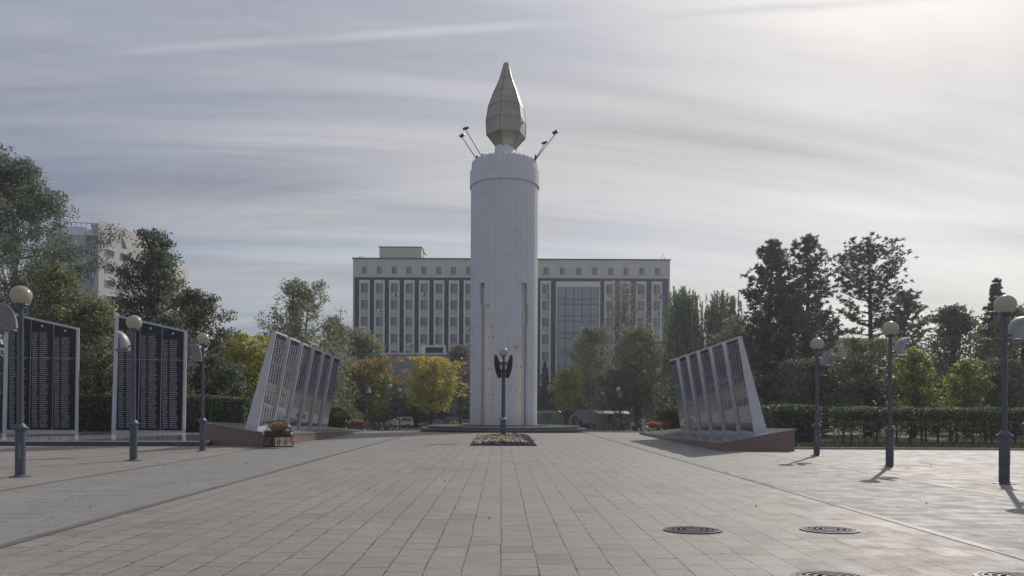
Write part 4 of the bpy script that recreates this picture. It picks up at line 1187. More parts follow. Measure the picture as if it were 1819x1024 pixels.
# roof house, pipes, dish
b = MB(); b.box(LX(666),LX(743),5,12,HT+.22,LZ(440.5)+1.1); rh = b.build('roof_house', M['b_grey2'] if 'b_grey2' in M else M['b_cream'], bld)
b = MB(); b.box(LX(665),LX(744),4.9,12.1,LZ(440.5)+1.103,LZ(440.5)+1.28); b.build('roof_edge', M['b_roof'], rh)
b = MB(); b.box(LX(729),LX(736),3.4,4.2,HT+.22,HT+1.0); b.tube([(LX(634),2,HT+.2),(LX(634),2,HT+.85),(LX(641),2,HT+.85),(LX(641),2,HT+.2)], .08, 6)
b.tube([(LX(746),6,HT+.2),(LX(746),6,HT+3.4)], .05, 6); b.tube([(LX(746),6,HT+2.6),(LX(752),6,HT+2.1)], .06, 6); b.lathe([(.5,0),(.3,.1),(.05,.16)], 12, (LX(748),5.5,HT+.4)); b.build('roof_equipment', M['iron'], bld)
b = MB(); b.tube([(LX(1176),1,HT+.2),(LX(1180),1,HT+1.6),(LX(1183),1,HT+.2)], .07, 5); b.build('roof_bracket', M['iron'], bld)
# annex with stair portal in front (left)
AY = 128.0
def AX(px): return X_at(px, AY)
def AZ(py): return Z_at(760, py, AY)
an = empty('low_annex', (AX(600),AY,gB), 0, 'low grey annex wall with a raised stair portal in front of the office block', 'building')
def AL(px): return AX(px)-AX(600)
def AH(py): return AZ(py)-gB
b = MB(); b.box(AL(676),AL(830),0,8,0,AH(630)); b.box(0,AL(676)-.01,1,8,0,AH(640)); b.build('wall', M['b_grey'], an)
b = MB(); b.box(AL(676)-.1,AL(831),-.12,8.1,AH(630)+.003,AH(627.5)); b.box(-.1,AL(676)-.2,.9,8.1,AH(640)+.003,AH(638)); b.build('coping', M['b_trim'], an)
b = MB(); b.box(AL(746),AL(754),1,3,AH(627.3),AH(612.5)); b.box(AL(786),AL(790),1,3,AH(627.3),AH(616)-.0); b.box(AL(754)+.005,AL(790),1,3,AH(616)+.003,AH(612.5)); b.build('portal', M['b_trim'], an)
b = MB(); b.box(AL(754)+.01,AL(786)-.01,2.4,2.8,AH(627.2),AH(616)); b.build('portal_door', M['b_navy'], an)
b = MB()
for k in range(9): x = AL(790)+(AL(818)-AL(790))*k/8; z = AH(616+22*k/8); b.tube([(x,1.2,z-1.2),(x,1.2,z)], .05, 4)
b.tube([(AL(790),1.2,AH(616)),(AL(818),1.2,AH(638))], .07, 5); b.build('stair_railing', M['b_roof'], an)
# house with dark gable (left)
HY = 118.0
hx = lambda p: X_at(p,HY)-X_at(604,HY)
hh = empty('gabled_house', (X_at(604,HY),HY,gB), 0, 'pale house with a dark blue gabled roof left of the office block', 'building')
hz = lambda p: Z_at(604,p,HY)-gB
b = MB(); b.box(hx(575),hx(640),0,9,0,hz(608)); b.build('wall', M['b_cream'], hh)
b = MB(); v = [(hx(577),-.5,hz(606)),(hx(631),-.5,hz(606)),(hx(603),-.5,hz(574)),(hx(577),9.5,hz(606)),(hx(631),9.5,hz(606)),(hx(603),9.5,hz(574))]
b.add(v, [(0,1,2),(5,4,3),(0,3,4,1),(1,4,5,2),(2,5,3,0)]); b.build('roof', M['b_navy'], hh)
for p in (596,610,622):
    b = MB(); b.box(hx(p)-.7,hx(p)+.7,-.08,.05,hz(628),hz(615)); w = b.build('window', M['b_trim'], hh); b = MB(); b.box(hx(p)-.58,hx(p)+.58,-.11,-.082,hz(628)+.12,hz(615)-.12); b.build('pane', M['win'], w)
# apartment tower at left
TYb = 140.0
ap = empty('apartment_block', (X_at(183,TYb,400),TYb,gB), 0, 'tall grey apartment block rising behind the left trees', 'building')
ax_ = lambda p: X_at(p,TYb,420)-X_at(183,TYb,420)
az = lambda p: Z_at(183,p,TYb)-gB
M['apt_lit'] = facade_mat('facade_apartment_lit', (.58,.55,.52), 2.2, 3.0, .88); M['apt_shade'] = facade_mat('facade_apartment_shaded', (.42,.44,.49), 2.2, 3.0, .85)  # sunlit and shaded tones of one facade put into the colours
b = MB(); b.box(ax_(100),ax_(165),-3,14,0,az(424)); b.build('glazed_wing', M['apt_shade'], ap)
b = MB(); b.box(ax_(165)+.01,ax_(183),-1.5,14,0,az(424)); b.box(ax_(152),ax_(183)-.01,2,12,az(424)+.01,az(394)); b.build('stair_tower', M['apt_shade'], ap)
b = MB(); b.hexa([(ax_(183),-1.5,0),(ax_(209),9,0),(ax_(209),22,0),(ax_(183),12,0),(ax_(183),-1.5,az(394)),(ax_(209),9,az(398)),(ax_(209),22,az(398)),(ax_(183),12,az(394))]); b.build('wall', M['apt_lit'], ap)
b = MB(); b.hexa([(ax_(209)+.01,9,0),(ax_(233),19,0),(ax_(233),26,0),(ax_(209)+.01,22,0),(ax_(209)+.01,9,az(426)),(ax_(233),19,az(428)),(ax_(233),26,az(428)),(ax_(209)+.01,22,az(426))]); b.build('wall', M['apt_lit'], ap)
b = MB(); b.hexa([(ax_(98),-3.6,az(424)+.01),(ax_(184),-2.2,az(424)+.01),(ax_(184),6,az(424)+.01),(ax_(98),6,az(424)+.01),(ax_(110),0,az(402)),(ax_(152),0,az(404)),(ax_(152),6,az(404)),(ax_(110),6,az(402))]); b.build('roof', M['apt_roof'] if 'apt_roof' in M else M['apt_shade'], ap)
def apw(u0, u1, z0, z1, wall):   # window on the angled wall, u along 0..1
    P0, P1 = (Vector((ax_(183),-1.5,0)), Vector((ax_(209),9,0))) if wall == 0 else (Vector((ax_(209),9,0)), Vector((ax_(233),19,0)))
    dv = (P1-P0); L_ = dv.length; an_ = math.atan2(dv.y, dv.x); w = (u1-u0)*L_; h = z1-z0
    p = P0+dv*u0; nrm = Vector((dv.y,-dv.x,0)).normalized()
    b = MB(); b.box(0,w,-.1,.06,0,h); f = b.build('window', M['b_trim'], ap, loc=(p.x+nrm.x*.02,p.y+nrm.y*.02,z0), rot=(0,0,an_))
    b = MB(); b.box(.14,w-.14,-.14,-.101,.14,h-.14); b.build('pane', M['win_dark'], f)
for k in range(8):
    y = 441+27.5*k
    apw(.16,.36,az(y+13),az(y),0); apw(.52,.72,az(y+13),az(y),0)
    apw(.2,.5,az(y+22),az(y+2),1)
    b = MB(); b.box(0,3.0,-.1,.05,0,2.0); f = b.build('window', M['b_trim'], ap, loc=(ax_(136),-3.03,az(y+22))); b = MB(); b.box(.15,1.42,-.14,-.101,.15,1.85); b.box(1.58,2.85,-.14,-.101,.15,1.85); b.build('pane', M['win'], f)
    b = MB(); b.box(0,1.3,-.1,.05,0,2.3); f = b.build('window', M['b_trim'], ap, loc=(ax_(168),-1.53,az(y+18))); b = MB(); b.box(.12,1.18,-.14,-.101,.12,2.18); b.build('pane', M['win'], f)
# pair of triangular attic windows
for u in (.28,.55):
    P0, P1 = Vector((ax_(183),-1.5,0)), Vector((ax_(209),9,0)); dv = P1-P0; nrm = Vector((dv.y,-dv.x,0)).normalized(); p = P0+dv*u+nrm*.04
    s = 1 if u > .4 else -1
    b = MB(); V = [(0,0),(1.1*s,0),(.0,1.9)]; b.add([(x,-.05,z) for x,z in V]+[(x,.05,z) for x,z in V], [(0,1,2),(5,4,3),(0,3,4,1),(1,4,5,2),(2,5,3,0)])
    b.build('attic_window', M['win_dark'], ap, loc=(p.x,p.y,az(431)), rot=(0,0,math.atan2(dv.y,dv.x)))
b = MB()
for px, t, bt in ((198,387,398),(201,388,398),(235,418,428),(232,436,470)): b.box(ax_(px)-.18,ax_(px)+.18,10,10.4,az(bt),az(t))
for k in range(9): x = ax_(112)+k*1.0; b.tube([(x,1,az(401)),(x,1,az(393)+.0)], .05, 4)
b.tube([(ax_(112),1,az(393)),(ax_(112)+8,1,az(396))], .06, 4); b.build('roof_mast', M['lamp_metal'], ap)
# second faint building at far right behind pines
r2 = empty('distant_block', (X_at(1395,150),150,gB), 0, 'low pale building half hidden behind the big pine on the right', 'building')
q = lambda p: X_at(p,150)-X_at(1395,150)
b = MB(); b.box(q(1330),q(1530),0,10,0,Z_at(1395,600,150)-gB); b.build('wall', M['b_grey'], r2)
for k in range(10):
    b = MB(); b.box(0,2.2,-.08,.02,0,1.6); w = b.build('window', M['b_trim'], r2, loc=(q(1338)+k*2.3,0,Z_at(1395,615,150)-gB)); b = MB(); b.box(.15,2.05,-.12,-.085,.15,1.45); b.build('pane', M['win_dark'], w)
    w.location.x = q(1338)+k*2.35

# ------------------------------------------------------------ vehicles
def paint(name, c, rough=.25, metal=.3):
    m, t, b = newmat(name); tcn = t.n('ShaderNodeTexCoord'); n = t.noise(tcn.outputs['Object'], 2, 5)
    t.link(t.mix(t.mapr(n,.35,.75), c, tuple(x*.8+.02 for x in c)), b.inputs['Base Color']); b.inputs['Roughness'].default_value = rough; b.inputs['Metallic'].default_value = metal; b.inputs['Coat Weight'].default_value = .6
    return m
P_ = {'white': paint('car_white', (.80,.80,.83), .3, 0), 'grey': paint('car_grey', (.26,.27,.31), .3, .2), 'navy': paint('car_navy', (.09,.10,.17), .3, .2), 'red': paint('car_red', (.28,.05,.035))}
M['taillight'] = simple('taillight', (.35,.02,.02), .3); M['headlight'] = simple('headlight', (.6,.6,.6), .15)
def car(loc, rz, label, paint_, style='sedan', group='cars parked along the road'):
    r = empty('parked_car', loc, rz, label, 'car', group)
    if style == 'suv': L_, W, H = 4.8, 1.85, 1.82; prof = [(0,.35),(0,.75),(.05,1.0),(1.05,1.12),(1.75,1.72),(2.1,1.80),(4.4,1.80),(4.75,1.15),(4.8,.75),(4.75,.35)]; gl = [(1.22,1.12),(1.86,1.68),(4.35,1.70),(4.60,1.14)]
    elif style == 'hatch': L_, W, H = 4.3, 1.78, 1.5; prof = [(0,.3),(0,.62),(.15,.82),(1.15,.98),(1.9,1.42),(2.4,1.50),(3.6,1.44),(4.2,1.0),(4.3,.7),(4.25,.3)]; gl = [(1.3,.98),(1.98,1.38),(2.4,1.44),(3.55,1.38),(4.02,1.0)]
    else: L_, W, H = 4.6, 1.8, 1.45; prof = [(0,.3),(0,.6),(.12,.8),(1.2,.95),(1.95,1.36),(2.5,1.43),(3.1,1.38),(3.85,1.02),(4.5,.98),(4.6,.65),(4.55,.3)]; gl = [(1.38,.96),(2.0,1.32),(2.5,1.38),(3.08,1.33),(3.65,1.0)]
    xs = -L_/2
    def half(z):  # tumblehome
        return W/2-(max(0, z-.95)*.28)
    n = len(prof); V = []
    for s in (-1,1): V += [(x+xs, s*half(z), z) for x, z in prof]
    b = MB(); b.add(V, [tuple(range(n)), tuple(range(2*n-1,n-1,-1))]+[(i,n+i,n+(i+1)%n,(i+1)%n) for i in range(n)])
    b.build('body', paint_, r, bevel=.06)
    g = MB(); m = len(gl)
    for s in (-1,1):
        V = [(x+xs, s*(half(z)+.004), z) for x, z in gl]+[(x+xs, s*(half(z)+.012), z) for x, z in gl]
        g.add(V, [tuple(range(m)) if s < 0 else tuple(range(m-1,-1,-1)), tuple(range(2*m-1,m-1,-1)) if s < 0 else tuple(range(m,2*m))]+[(i,m+i,m+(i+1)%m,(i+1)%m) for i in range(m)])
    (xa,za),(xb,zb_) = gl[0], gl[1]
    g.build('side_window', M['dark_glass'], r)
    g = MB(); x0_, z0_, x1_, z1_ = prof[3][0]+xs, prof[3][1], prof[4][0]+xs, prof[4][1]
    g.add([(x0_+.06,-.68,z0_+.05),(x0_+.06,.68,z0_+.05),(x1_-.04,.58,z1_-.04),(x1_-.04,-.58,z1_-.04),(x0_+.04,-.68,z0_+.075),(x0_+.04,.68,z0_+.075),(x1_-.06,.58,z1_-.02),(x1_-.06,-.58,z1_-.02)], [(0,1,2,3),(7,6,5,4),(0,4,5,1),(1,5,6,2),(2,6,7,3),(3,7,4,0)])
    g.build('windscreen', M['dark_glass'], r)
    b = MB()
    for s in (-1,1):
        for t in (.36,.62): x = xs+L_*t; b.box(x-.012,x+.012,s*(W/2)-.02 if s>0 else s*W/2-.008,s*W/2+.008 if s>0 else s*W/2+.02,.42,.95)
    b.build('door_gap', M['rubber'], r)
    for sx in (.85, L_-.9):
        for s in (-1,1):
            b = MB(); b.lathe([(.20,-.1),(.33,-.1),(.35,-.06),(.35,.06),(.33,.1),(.20,.1)], 20); w = b.build('wheel', M['rubber'], r, smooth='auto', loc=(sx+xs, s*(W/2-.08), .34), rot=(R(90),0,0))
            b = MB(); b.lathe([(.21,-.105),(.19,.0),(.19,.105),(.05,.11)], 10); b.build('rim', M['chrome'], w)
    for s in (-1,1):
        b = MB(); b.cbox((0,0,0),(.1,.34,.15)); b.build('headlight', M['headlight'], r, loc=(xs+.03,s*(W/2-.28),.72), bevel=.02)
        b = MB(); b.cbox((0,0,0),(.1,.3,.2)); b.build('taillight', M['taillight'], r, loc=(-xs-.04,s*(W/2-.22),.85), bevel=.02)
        b = MB(); b.cbox((0,0,0),(.14,.18,.14)); b.build('mirror', paint_, r, loc=(prof[3][0]+xs+.45,s*(W/2+.08),prof[3][1]+.08), bevel=.03)
    if style == 'suv':
        b = MB()
        for s in (-1,1): b.tube([(xs+1.9,s*.62,1.85),(xs+4.4,s*.62,1.85)], .025, 6)
        b.build('roof_rail', M['chrome'], r)
    return r
def carpx(px, Y, rz, *a, **k): return car((X_at(px,Y), Y, ground(Y)), rz, *a, **k)
carpx(711, 124, 0.04, 'white off-road car with dark side windows, seen side-on left of the yellow tree', P_['white'], 'suv')
carpx(766, 121, 0.25, 'dark grey hatchback parked under the yellow tree', P_['grey'], 'hatch')
carpx(800, 123, -.1, 'navy estate car parked behind the grey hatchback', P_['navy'], 'suv')
carpx(831, 118, math.pi, 'white saloon half hidden behind the left side of the monument', P_['white'], 'sedan')
carpx(610, 118, 1.2, 'white car glimpsed past the end of the left leaning wall', P_['white'], 'hatch')
carpx(1010, 125, 0, 'small red car beside the green bus', P_['red'], 'hatch')
carpx(1400, 118, .2, 'pale car glimpsed through the gap in the right hedge', P_['white'], 'sedan')
# bus
M['bus_green'] = paint('bus_green', (.10,.26,.15), .35, .1)
def bus(px_front, Y, label):
    L_, W, H = 7.6, 2.3, 2.75
    r = empty('bus', (X_at(px_front,Y)-L_/2,Y,ground(Y)), 0, label, 'bus')
    prof = [(-L_/2,.35),(-L_/2,2.65),(-L_/2+.15,H),(L_/2-.75,H),(L_/2-.45,2.6),(L_/2-.05,1.35),(L_/2,1.1),(L_/2,.35)]
    n = len(prof); V = [(x,-W/2,z) for x,z in prof]+[(x,W/2,z) for x,z in prof]
    b = MB(); b.add(V, [tuple(range(n-1,-1,-1)), tuple(range(n,2*n))]+[(i,(i+1)%n,n+(i+1)%n,n+i) for i in range(n)]); b.build('body', M['bus_green'], r, bevel=.08)
    for x0_, x1_ in ((-3.4,-2.3),(-2.2,-1.1),(-1.0,.1),(.95,1.9)):
        b = MB(); b.box(x0_,x1_,-W/2-.02,-W/2+.02,1.35,2.35); b.build('window', M['win_dark'], r)
    b = MB(); V = [(2.05,1.35),(2.05,2.35),(3.0,2.35),(3.45,1.35)]; b.add([(x,-W/2-.02,z) for x,z in V]+[(x,-W/2+.01,z) for x,z in V], [(0,3,2,1),(4,5,6,7),(0,1,5,4),(1,2,6,5),(2,3,7,6),(3,0,4,7)]); b.build('cab_window', M['win'], r)
    b = MB(); b.box(.18,.86,-W/2-.03,-W/2+.01,.45,2.4); d = b.build('door', M['bus_green'], r); b = MB(); b.box(.26,.49,-W/2-.045,-W/2-.031,1.0,2.3); b.box(.55,.78,-W/2-.045,-W/2-.031,1.0,2.3); b.build('door_glass', M['win'], d)
    b = MB(); b.add([(L_/2-.1,-W/2+.15,1.42),(L_/2-.1,W/2-.15,1.42),(L_/2-.44,W/2-.2,2.5),(L_/2-.44,-W/2+.2,2.5),(L_/2-.03,-W/2+.15,1.42),(L_/2-.03,W/2-.15,1.42),(L_/2-.38,W/2-.2,2.52),(L_/2-.38,-W/2+.2,2.52)], [(0,3,2,1),(4,5,6,7),(0,1,5,4),(1,2,6,5),(2,3,7,6),(3,0,4,7)]); b.build('windscreen', M['dark_glass'], r)
    b = MB(); b.box(-L_/2+.2,L_/2-.8,-W/2-.025,-W/2,2.52,2.60); b.build('stripe', M['white_part'], r)
    for x in (-2.3,2.3):
        for s in (-1,1):
            b = MB(); b.lathe([(.2,-.12),(.42,-.12),(.44,0),(.42,.12),(.2,.12)], 20); w = b.build('wheel', M['rubber'], r, smooth='auto', loc=(x,s*(W/2-.1),.44), rot=(R(90),0,0)); b = MB(); b.lathe([(.22,-.13),(.12,-.05),(.12,.05),(.22,.13)], 12); b.build('rim', M['chrome'], w)
    b = MB(); b.tube([(L_/2-.35,-W/2,2.3),(L_/2+.1,-W/2-.2,2.35),(L_/2+.1,-W/2-.2,2.1)], .03, 5); b.cbox((L_/2+.1,-W/2-.2,1.95),(.06,.22,.36)); b.build('mirror', M['rubber'], r)
bus(1001, 104, 'green minibus emerging from behind the right side of the monument')
# box truck
def truck(px0, px1, Y, label):
    x0_, x1_ = X_at(px0,Y), X_at(px1,Y); W = x1_-x0_; r = empty('box_truck', (x0_,Y,ground(Y)), 0, label, 'truck')
    zt_ = Z_at(1035,728,Y)-ground(Y)
    b = MB(); b.box(1.0,W,0,2.3,.9,zt_); b.build('cargo_box', M['truck_grey'], r, bevel=.04)
    b = MB(); P = [(-1.0,.5),(-1.0,1.25),(-.55,2.05),(.55,zt_-.15),(.98,zt_-.05),(.98,.5)]; n = len(P)
    b.add([(x,.1,z) for x,z in P]+[(x,2.2,z) for x,z in P], [tuple(range(n)), tuple(range(2*n-1,n-1,-1))]+[(i,n+i,n+(i+1)%n,(i+1)%n) for i in range(n)]); b.build('cab', M['truck_grey'], r, bevel=.05)
    b = MB(); V = [(-.75,1.3),(-.35,2.0),(.4,2.05),(.4,1.3)]; b.add([(x,.07,z) for x,z in V]+[(x,.098,z) for x,z in V], [(0,1,2,3),(7,6,5,4),(0,4,5,1),(1,5,6,2),(2,6,7,3),(3,7,4,0)]); b.build('side_window', M['dark_glass'], r)
    b = MB(); b.box(-.9,W-.2,.3,2.0,.45,.88); b.build('chassis', M['rubber'], r)
    for x in (-.1,W-1.3):
        for y in (.15,2.1):
            b = MB(); b.lathe([(.2,-.12),(.42,-.12),(.44,0),(.42,.12),(.2,.12)], 18); b.build('wheel', M['rubber'], r, smooth='auto', loc=(x,y,.44), rot=(R(90),0,0))
M['truck_grey'] = paint('truck_grey', (.30,.32,.37), .5, 0)
truck(1022, 1061, 110, 'pale grey box truck parked behind two standing people')
# awning stall
SY = 97.0
sx = lambda p: X_at(p,SY)-X_at(1062,SY)
g_ = ground(SY)
r = empty('market_stall', (X_at(1062,SY),SY,g_), 0, 'low street stall with a fringed white awning, right of the box truck', 'stall')
zt_ = Z_at(1090,730,SY)-g_
b = MB(); b.box(0,sx(1118),.6,2.6,0,zt_-.35); b.build('cabin', M['b_stall'] if 'b_stall' in M else M['b_grey'], r)
b = MB(); n = 16
b.hexa([(-.1,-.5,zt_-.38),(sx(1120),-.5,zt_-.42),(sx(1120),2.7,zt_-.1),(-.1,2.7,zt_-.05),(-.1,-.5,zt_-.33),(sx(1120),-.5,zt_-.37),(sx(1120),2.7,zt_-.04),(-.1,2.7,zt_+.0)])
for i in range(22):
    x = -.1+(sx(1120)+.1)*i/22; w = (sx(1120)+.1)/22*.82; dz = random.uniform(.18,.30)
    b.add([(x,-.52,zt_-.36),(x+w,-.52,zt_-.36),(x+w*.5,-.53,zt_-.36-dz),(x,-.50,zt_-.36),(x+w,-.50,zt_-.36),(x+w*.5,-.51,zt_-.36-dz)], [(0,2,1),(3,4,5),(0,1,4,3),(1,2,5,4),(2,0,3,5)])
b.build('awning', M['white_part'], r)
for p in (1066,1078,1092,1107,1118): b = MB(); b.tube([(sx(p),-.4,0),(sx(p),-.4,zt_-.4)], .035, 6); b.build('post', M['hood'], r)
for p0,p1 in ((1080,1090),(1096,1104)):
    b = MB(); b.box(sx(p0),sx(p1),.56,.60,.9,zt_-.6); b.build('shutter', M['wood_brown'], r)
b = MB(); b.box(sx(1064),sx(1100),-.2,.4,.75,.85); b.build('counter', M['hood'], r)

# ------------------------------------------------------------ pedal karts left of the monument
def kart(loc, rz, label, canopy, col):
    r = empty('pedal_kart', loc, rz, label, 'pedal kart', 'row of children\'s pedal karts by the hedge block')
    b = MB()
    for s in (-1,1):
        b.tube([(-.42,s*.2,.3),(-.1,s*.14,.22),(.42,s*.2,.3)], .02, 6)
    b.tube([(.3,0,.28),(.22,0,.62),(.1,0,.70)], .018, 6); b.tube([(.1,-.18,.70),(.1,.18,.70)], .015, 6); b.tube([(-.42,-.25,.28),(-.42,.25,.28)], .02, 6); b.tube([(.42,-.25,.28),(.42,.25,.28)], .02, 6)
    b.build('frame', M['iron'], r)
    for x in (-.42,.42):
        for s in (-1,1):
            b = MB(); b.lathe([(.13,-.03),(.19,-.03),(.20,0),(.19,.03),(.13,.03)], 16); w = b.build('wheel', M['rubber'], r, loc=(x,s*.27,.20), rot=(R(90),0,0)); b = MB(); b.lathe([(.12,-.035),(.06,-.02),(.06,.02),(.12,.035)], 8); b.build('hub', M['ball_white'], w)
    b = MB(); b.hexa([(-.35,-.17,.36),(0,-.17,.36),(0,.17,.36),(-.35,.17,.36),(-.38,-.17,.43),(0,-.17,.41),(0,.17,.41),(-.38,.17,.43)]); b.hexa([(-.42,-.16,.44),(-.36,-.16,.44),(-.36,.16,.44),(-.42,.16,.44),(-.50,-.15,.80),(-.45,-.15,.80),(-.45,.15,.80),(-.50,.15,.80)]); b.build('seat', col, r, bevel=.02)
    if canopy:
        b = MB(); P = [(-.45+.9*i/6, .98+.10*math.sin(math.pi*i/6)) for i in range(7)]
        V = [(x,-.3,z) for x,z in P]+[(x,.3,z) for x,z in P]+[(x,-.3,z+.03) for x,z in P]+[(x,.3,z+.03) for x,z in P]
        fs = []
        for i in range(6): fs += [(i,i+7,i+8,i+1),(i+14,i+15,i+22,i+21),(i,i+1,i+15,i+14),(i+7,i+21,i+22,i+8)]
        fs += [(0,14,21,7),(6,13,27,20)]
        b.add(V, fs); b.build('canopy', M['ball_white'], r)
        b = MB()
        for x in (-.42,.42):
            for y in (-.27,.27): b.tube([(x,y,.28),(x,y,1.0)], .012, 5)
        b.build('canopy_post', M['ball_white'], r)
cw_ = [M['iron'], paint('kart_red',(.25,.03,.03)), paint('kart_blue',(.05,.07,.2)), M['iron'], M['ball_white'], paint('kart_yellow',(.4,.3,.05))]
for i, (px, cn, lb) in enumerate([(659,False,'dark pedal kart at the left end of the row, nearest the orange flower stand'),(667,False,'dark pedal kart, second in the row from the orange flower stand'),(675,False,'pedal kart with a red seat in the middle of the row'),(682,False,'pedal kart, fourth in the row, beside the red-seated one'),(690,False,'pedal kart with a pale seat, second from the right end of the row'),(697,True,'pedal kart with a white canopy at the right end of the row')]):
    kart((X_at(px,72), 72+(i%2)*.9, ground(72)), R(-60+i*13), lb, cn, cw_[(i+2)%6] if lb.find('red')<0 else cw_[1])

# ------------------------------------------------------------ people
skin = simple('skin', (.42,.27,.20), .6)
def skinned(name, verts, edges, radii, mat, parent, rootv=0, sub=1):
    me = bpy.data.meshes.new(name); me.from_pydata(verts, edges, []); me.materials.append(mat)
    o = bpy.data.objects.new(name, me); COL.objects.link(o); o.parent = parent
    sk = o.modifiers.new('skin', 'SKIN'); 
    if not me.skin_vertices: 
        lay = me.attributes
    bpy.context.view_layer.objects.active = o
    sv = me.skin_vertices[0].data
    for i, r_ in enumerate(radii): sv[i].radius = (r_, r_) if not hasattr(r_,'__len__') else r_; sv[i].use_root = (i == rootv)
    ss = o.modifiers.new('sub', 'SUBSURF'); ss.levels = sub; ss.render_levels = sub
    return o
def person(loc, rz, label, pose='stand', coat=(.05,.05,.06), coat_len=.9, trousers=(.04,.04,.06), hair=(.05,.04,.03), hat=None, bag=None, h=1.72, arms='down', group=None):
    r = empty('person', loc, rz, label, 'person', group); k = h/1.75
    sit = pose == 'sit'
    hip = .50 if sit else .93
    sp = hip+.50
    J = {'pel':(0,0,hip),'sp':(0,0,hip+.25),'ch':(0,0,sp-.08),'nk':(0,-.01,sp+.06),'hd0':(0,-.02,sp+.16),'hd':(0,-.03,sp+.26)}
    V = [J['pel'],J['sp'],J['ch'],J['nk'],J['hd0'],J['hd'],(0,-.02,sp+.33)]; E = [(0,1),(1,2),(2,3),(3,4),(4,5),(5,6)]; Rr = [.14,.13,.15,.055,.075,.095,.06]
    arm_pts = {}
    for s in (-1,1):
        i = len(V)
        if arms == 'down': el, ha = (s*.25,.02,sp-.30), (s*.22,-.10,sp-.54)
        elif arms == 'front': el, ha = (s*.26,-.02,sp-.30), (s*.08,-.24,sp-.30)
        else: el, ha = (s*.25,-.05,sp-.28), (s*.18,-.30,sp-.18)
        V += [(s*.19,0,sp-.04), el, ha, (ha[0],ha[1]-.03,ha[2]-.07)]; E += [(2,i),(i,i+1),(i+1,i+2),(i+2,i+3)]; Rr += [.065,.05,.035,.03]; arm_pts[s] = (V[i],el,ha)
        # fingers
        for f in range(4):
            V.append((ha[0]+(f-1.5)*.018, ha[1]-.045-(.005*f), ha[2]-.13+.006*abs(f-1))); E.append((i+3,len(V)-1)); Rr.append(.009)
        V.append((ha[0]-s*.035, ha[1]-.05, ha[2]-.09)); E.append((i+3,len(V)-1)); Rr.append(.010)
        i = len(V)
        if sit: kn, an_, to = (s*.13,-.44,.50), (s*.13,-.42,.08), (s*.13,-.58,.03)
        else: kn, an_, to = (s*.11,-.02,.50), (s*.11,.02,.08), (s*.12,-.14,.03)
        V += [(s*.10,0,hip-.06) if not sit else (s*.11,-.06,hip), kn, an_, to]; E += [(0,i),(i,i+1),(i+1,i+2),(i+2,i+3)]; Rr += [.095,.065,.045,.04]
        arm_pts[('l',s)] = (V[i],kn,an_,to)
    V = [tuple(c*k for c in v) for v in V]
    body = skinned('body', V, E, [x*k for x in Rr], skin, r)
    cm = simple('coat_fabric', coat, .85, 0, .2, 6); tm = simple('trouser_fabric', trousers, .85, 0, .2, 6)
    # coat torso (loft) with sleeves
    b = MB(); zb_ = sp-coat_len if not sit else hip-.06
    b.lathe([(.175+.05*(coat_len > .7 and not sit),zb_),(.165,hip+.05),(.150,hip+.22),(.185,sp-.10),(.16,sp+.0),(.075,sp+.055)], 16)
    c = b.build('coat', cm, r, smooth='auto'); c.scale = (k*1.12,k*.80,k)
    for s in (-1,1):
        a, e, hnd = arm_pts[s]; b = MB(); b.tube([Vector(a)*k, Vector(e)*k, Vector(hnd)*k], [.082*k,.066*k,.052*k], 10); b.build('sleeve', cm, r, smooth='auto')
        p, kn, an_, to = arm_pts[('l',s)]; b = MB(); b.tube([Vector(p)*k, Vector(kn)*k, Vector(an_)*k], [.108*k,.078*k,.062*k], 10); b.build('trouser_leg', tm, r, smooth='auto')
        b = MB(); b.sphere(tuple(Vector((to[0], (to[1]+an_[1])/2-.02, .045))*k), (.05*k,.14*k,.048*k), 10, 6); b.build('shoe', M['rubber'], r, smooth=True)
    hm = simple('hair', hair if not hat else hat, .8); b = MB(); b.sphere((0,.012*k,(sp+.285)*k), (.105*k,.115*k,.115*k), 14, 9)
    if coat_len > 1: b.sphere((0,.06*k,(sp+.16)*k), (.09*k,.06*k,.13*k), 12, 8)
    b.build('hair' if not hat else 'hat', hm, r, smooth=True)
    b = MB(); b.tube([(0,-.115*k,(sp+.28)*k),(0,-.14*k,(sp+.235)*k)], [.012,.02], 6)
    for s in (-1,1): b.sphere((s*.035*k,-.112*k,(sp+.27)*k), .012, 6, 4)
    b.build('face', simple('face_detail', (.30,.16,.12), .6), r)
    if bag:
        b = MB(); b.cbox((0,0,0), (.12,.34,.30)); o = b.build('shoulder_bag', simple('bag', bag, .6), r, loc=(-.34*k,-.05,.92*k), bevel=.03)
        b = MB(); b.tube([(0,-.12,.14),(.05,0,.5),(0,.12,.14)], .012, 5); b.build('strap', M['rubber'], o)
    return r
def P(px, Y): return (X_at(px,Y),Y,ground(Y))
person(P(1143,84), R(25), 'person in a long pale coat with a light bag beside the orange flower stand', coat=(.62,.57,.55), coat_len=1.12, trousers=(.3,.25,.22), hair=(.20,.13,.08), bag=(.6,.6,.58), arms='front')
person(P(1021,104), R(10), 'person in dark clothes standing before the pale truck, left one', coat=(.025,.03,.045), coat_len=.7, hair=(.03,.03,.035), arms='front')
person(P(1031.5,104), R(-40), 'person in dark clothes and pale cap standing before the pale truck, right one', coat=(.03,.035,.05), coat_len=.7, hat=(.4,.4,.42))
person(P(1108,82), R(-20), 'person in dark blue sitting on the long bench before the stall', 'sit', coat=(.05,.055,.11), trousers=(.03,.035,.06), group=None)
person(P(1124,82), R(15), 'person in a white-patterned top sitting on the long bench', 'sit', coat=(.40,.42,.38), trousers=(.04,.05,.05), hair=(.02,.02,.02))
person(P(1091,84), R(-90), 'person in black standing by the stall, left of the seated people', coat=(.02,.02,.03), coat_len=.75, hair=(.02,.02,.02), h=1.6)
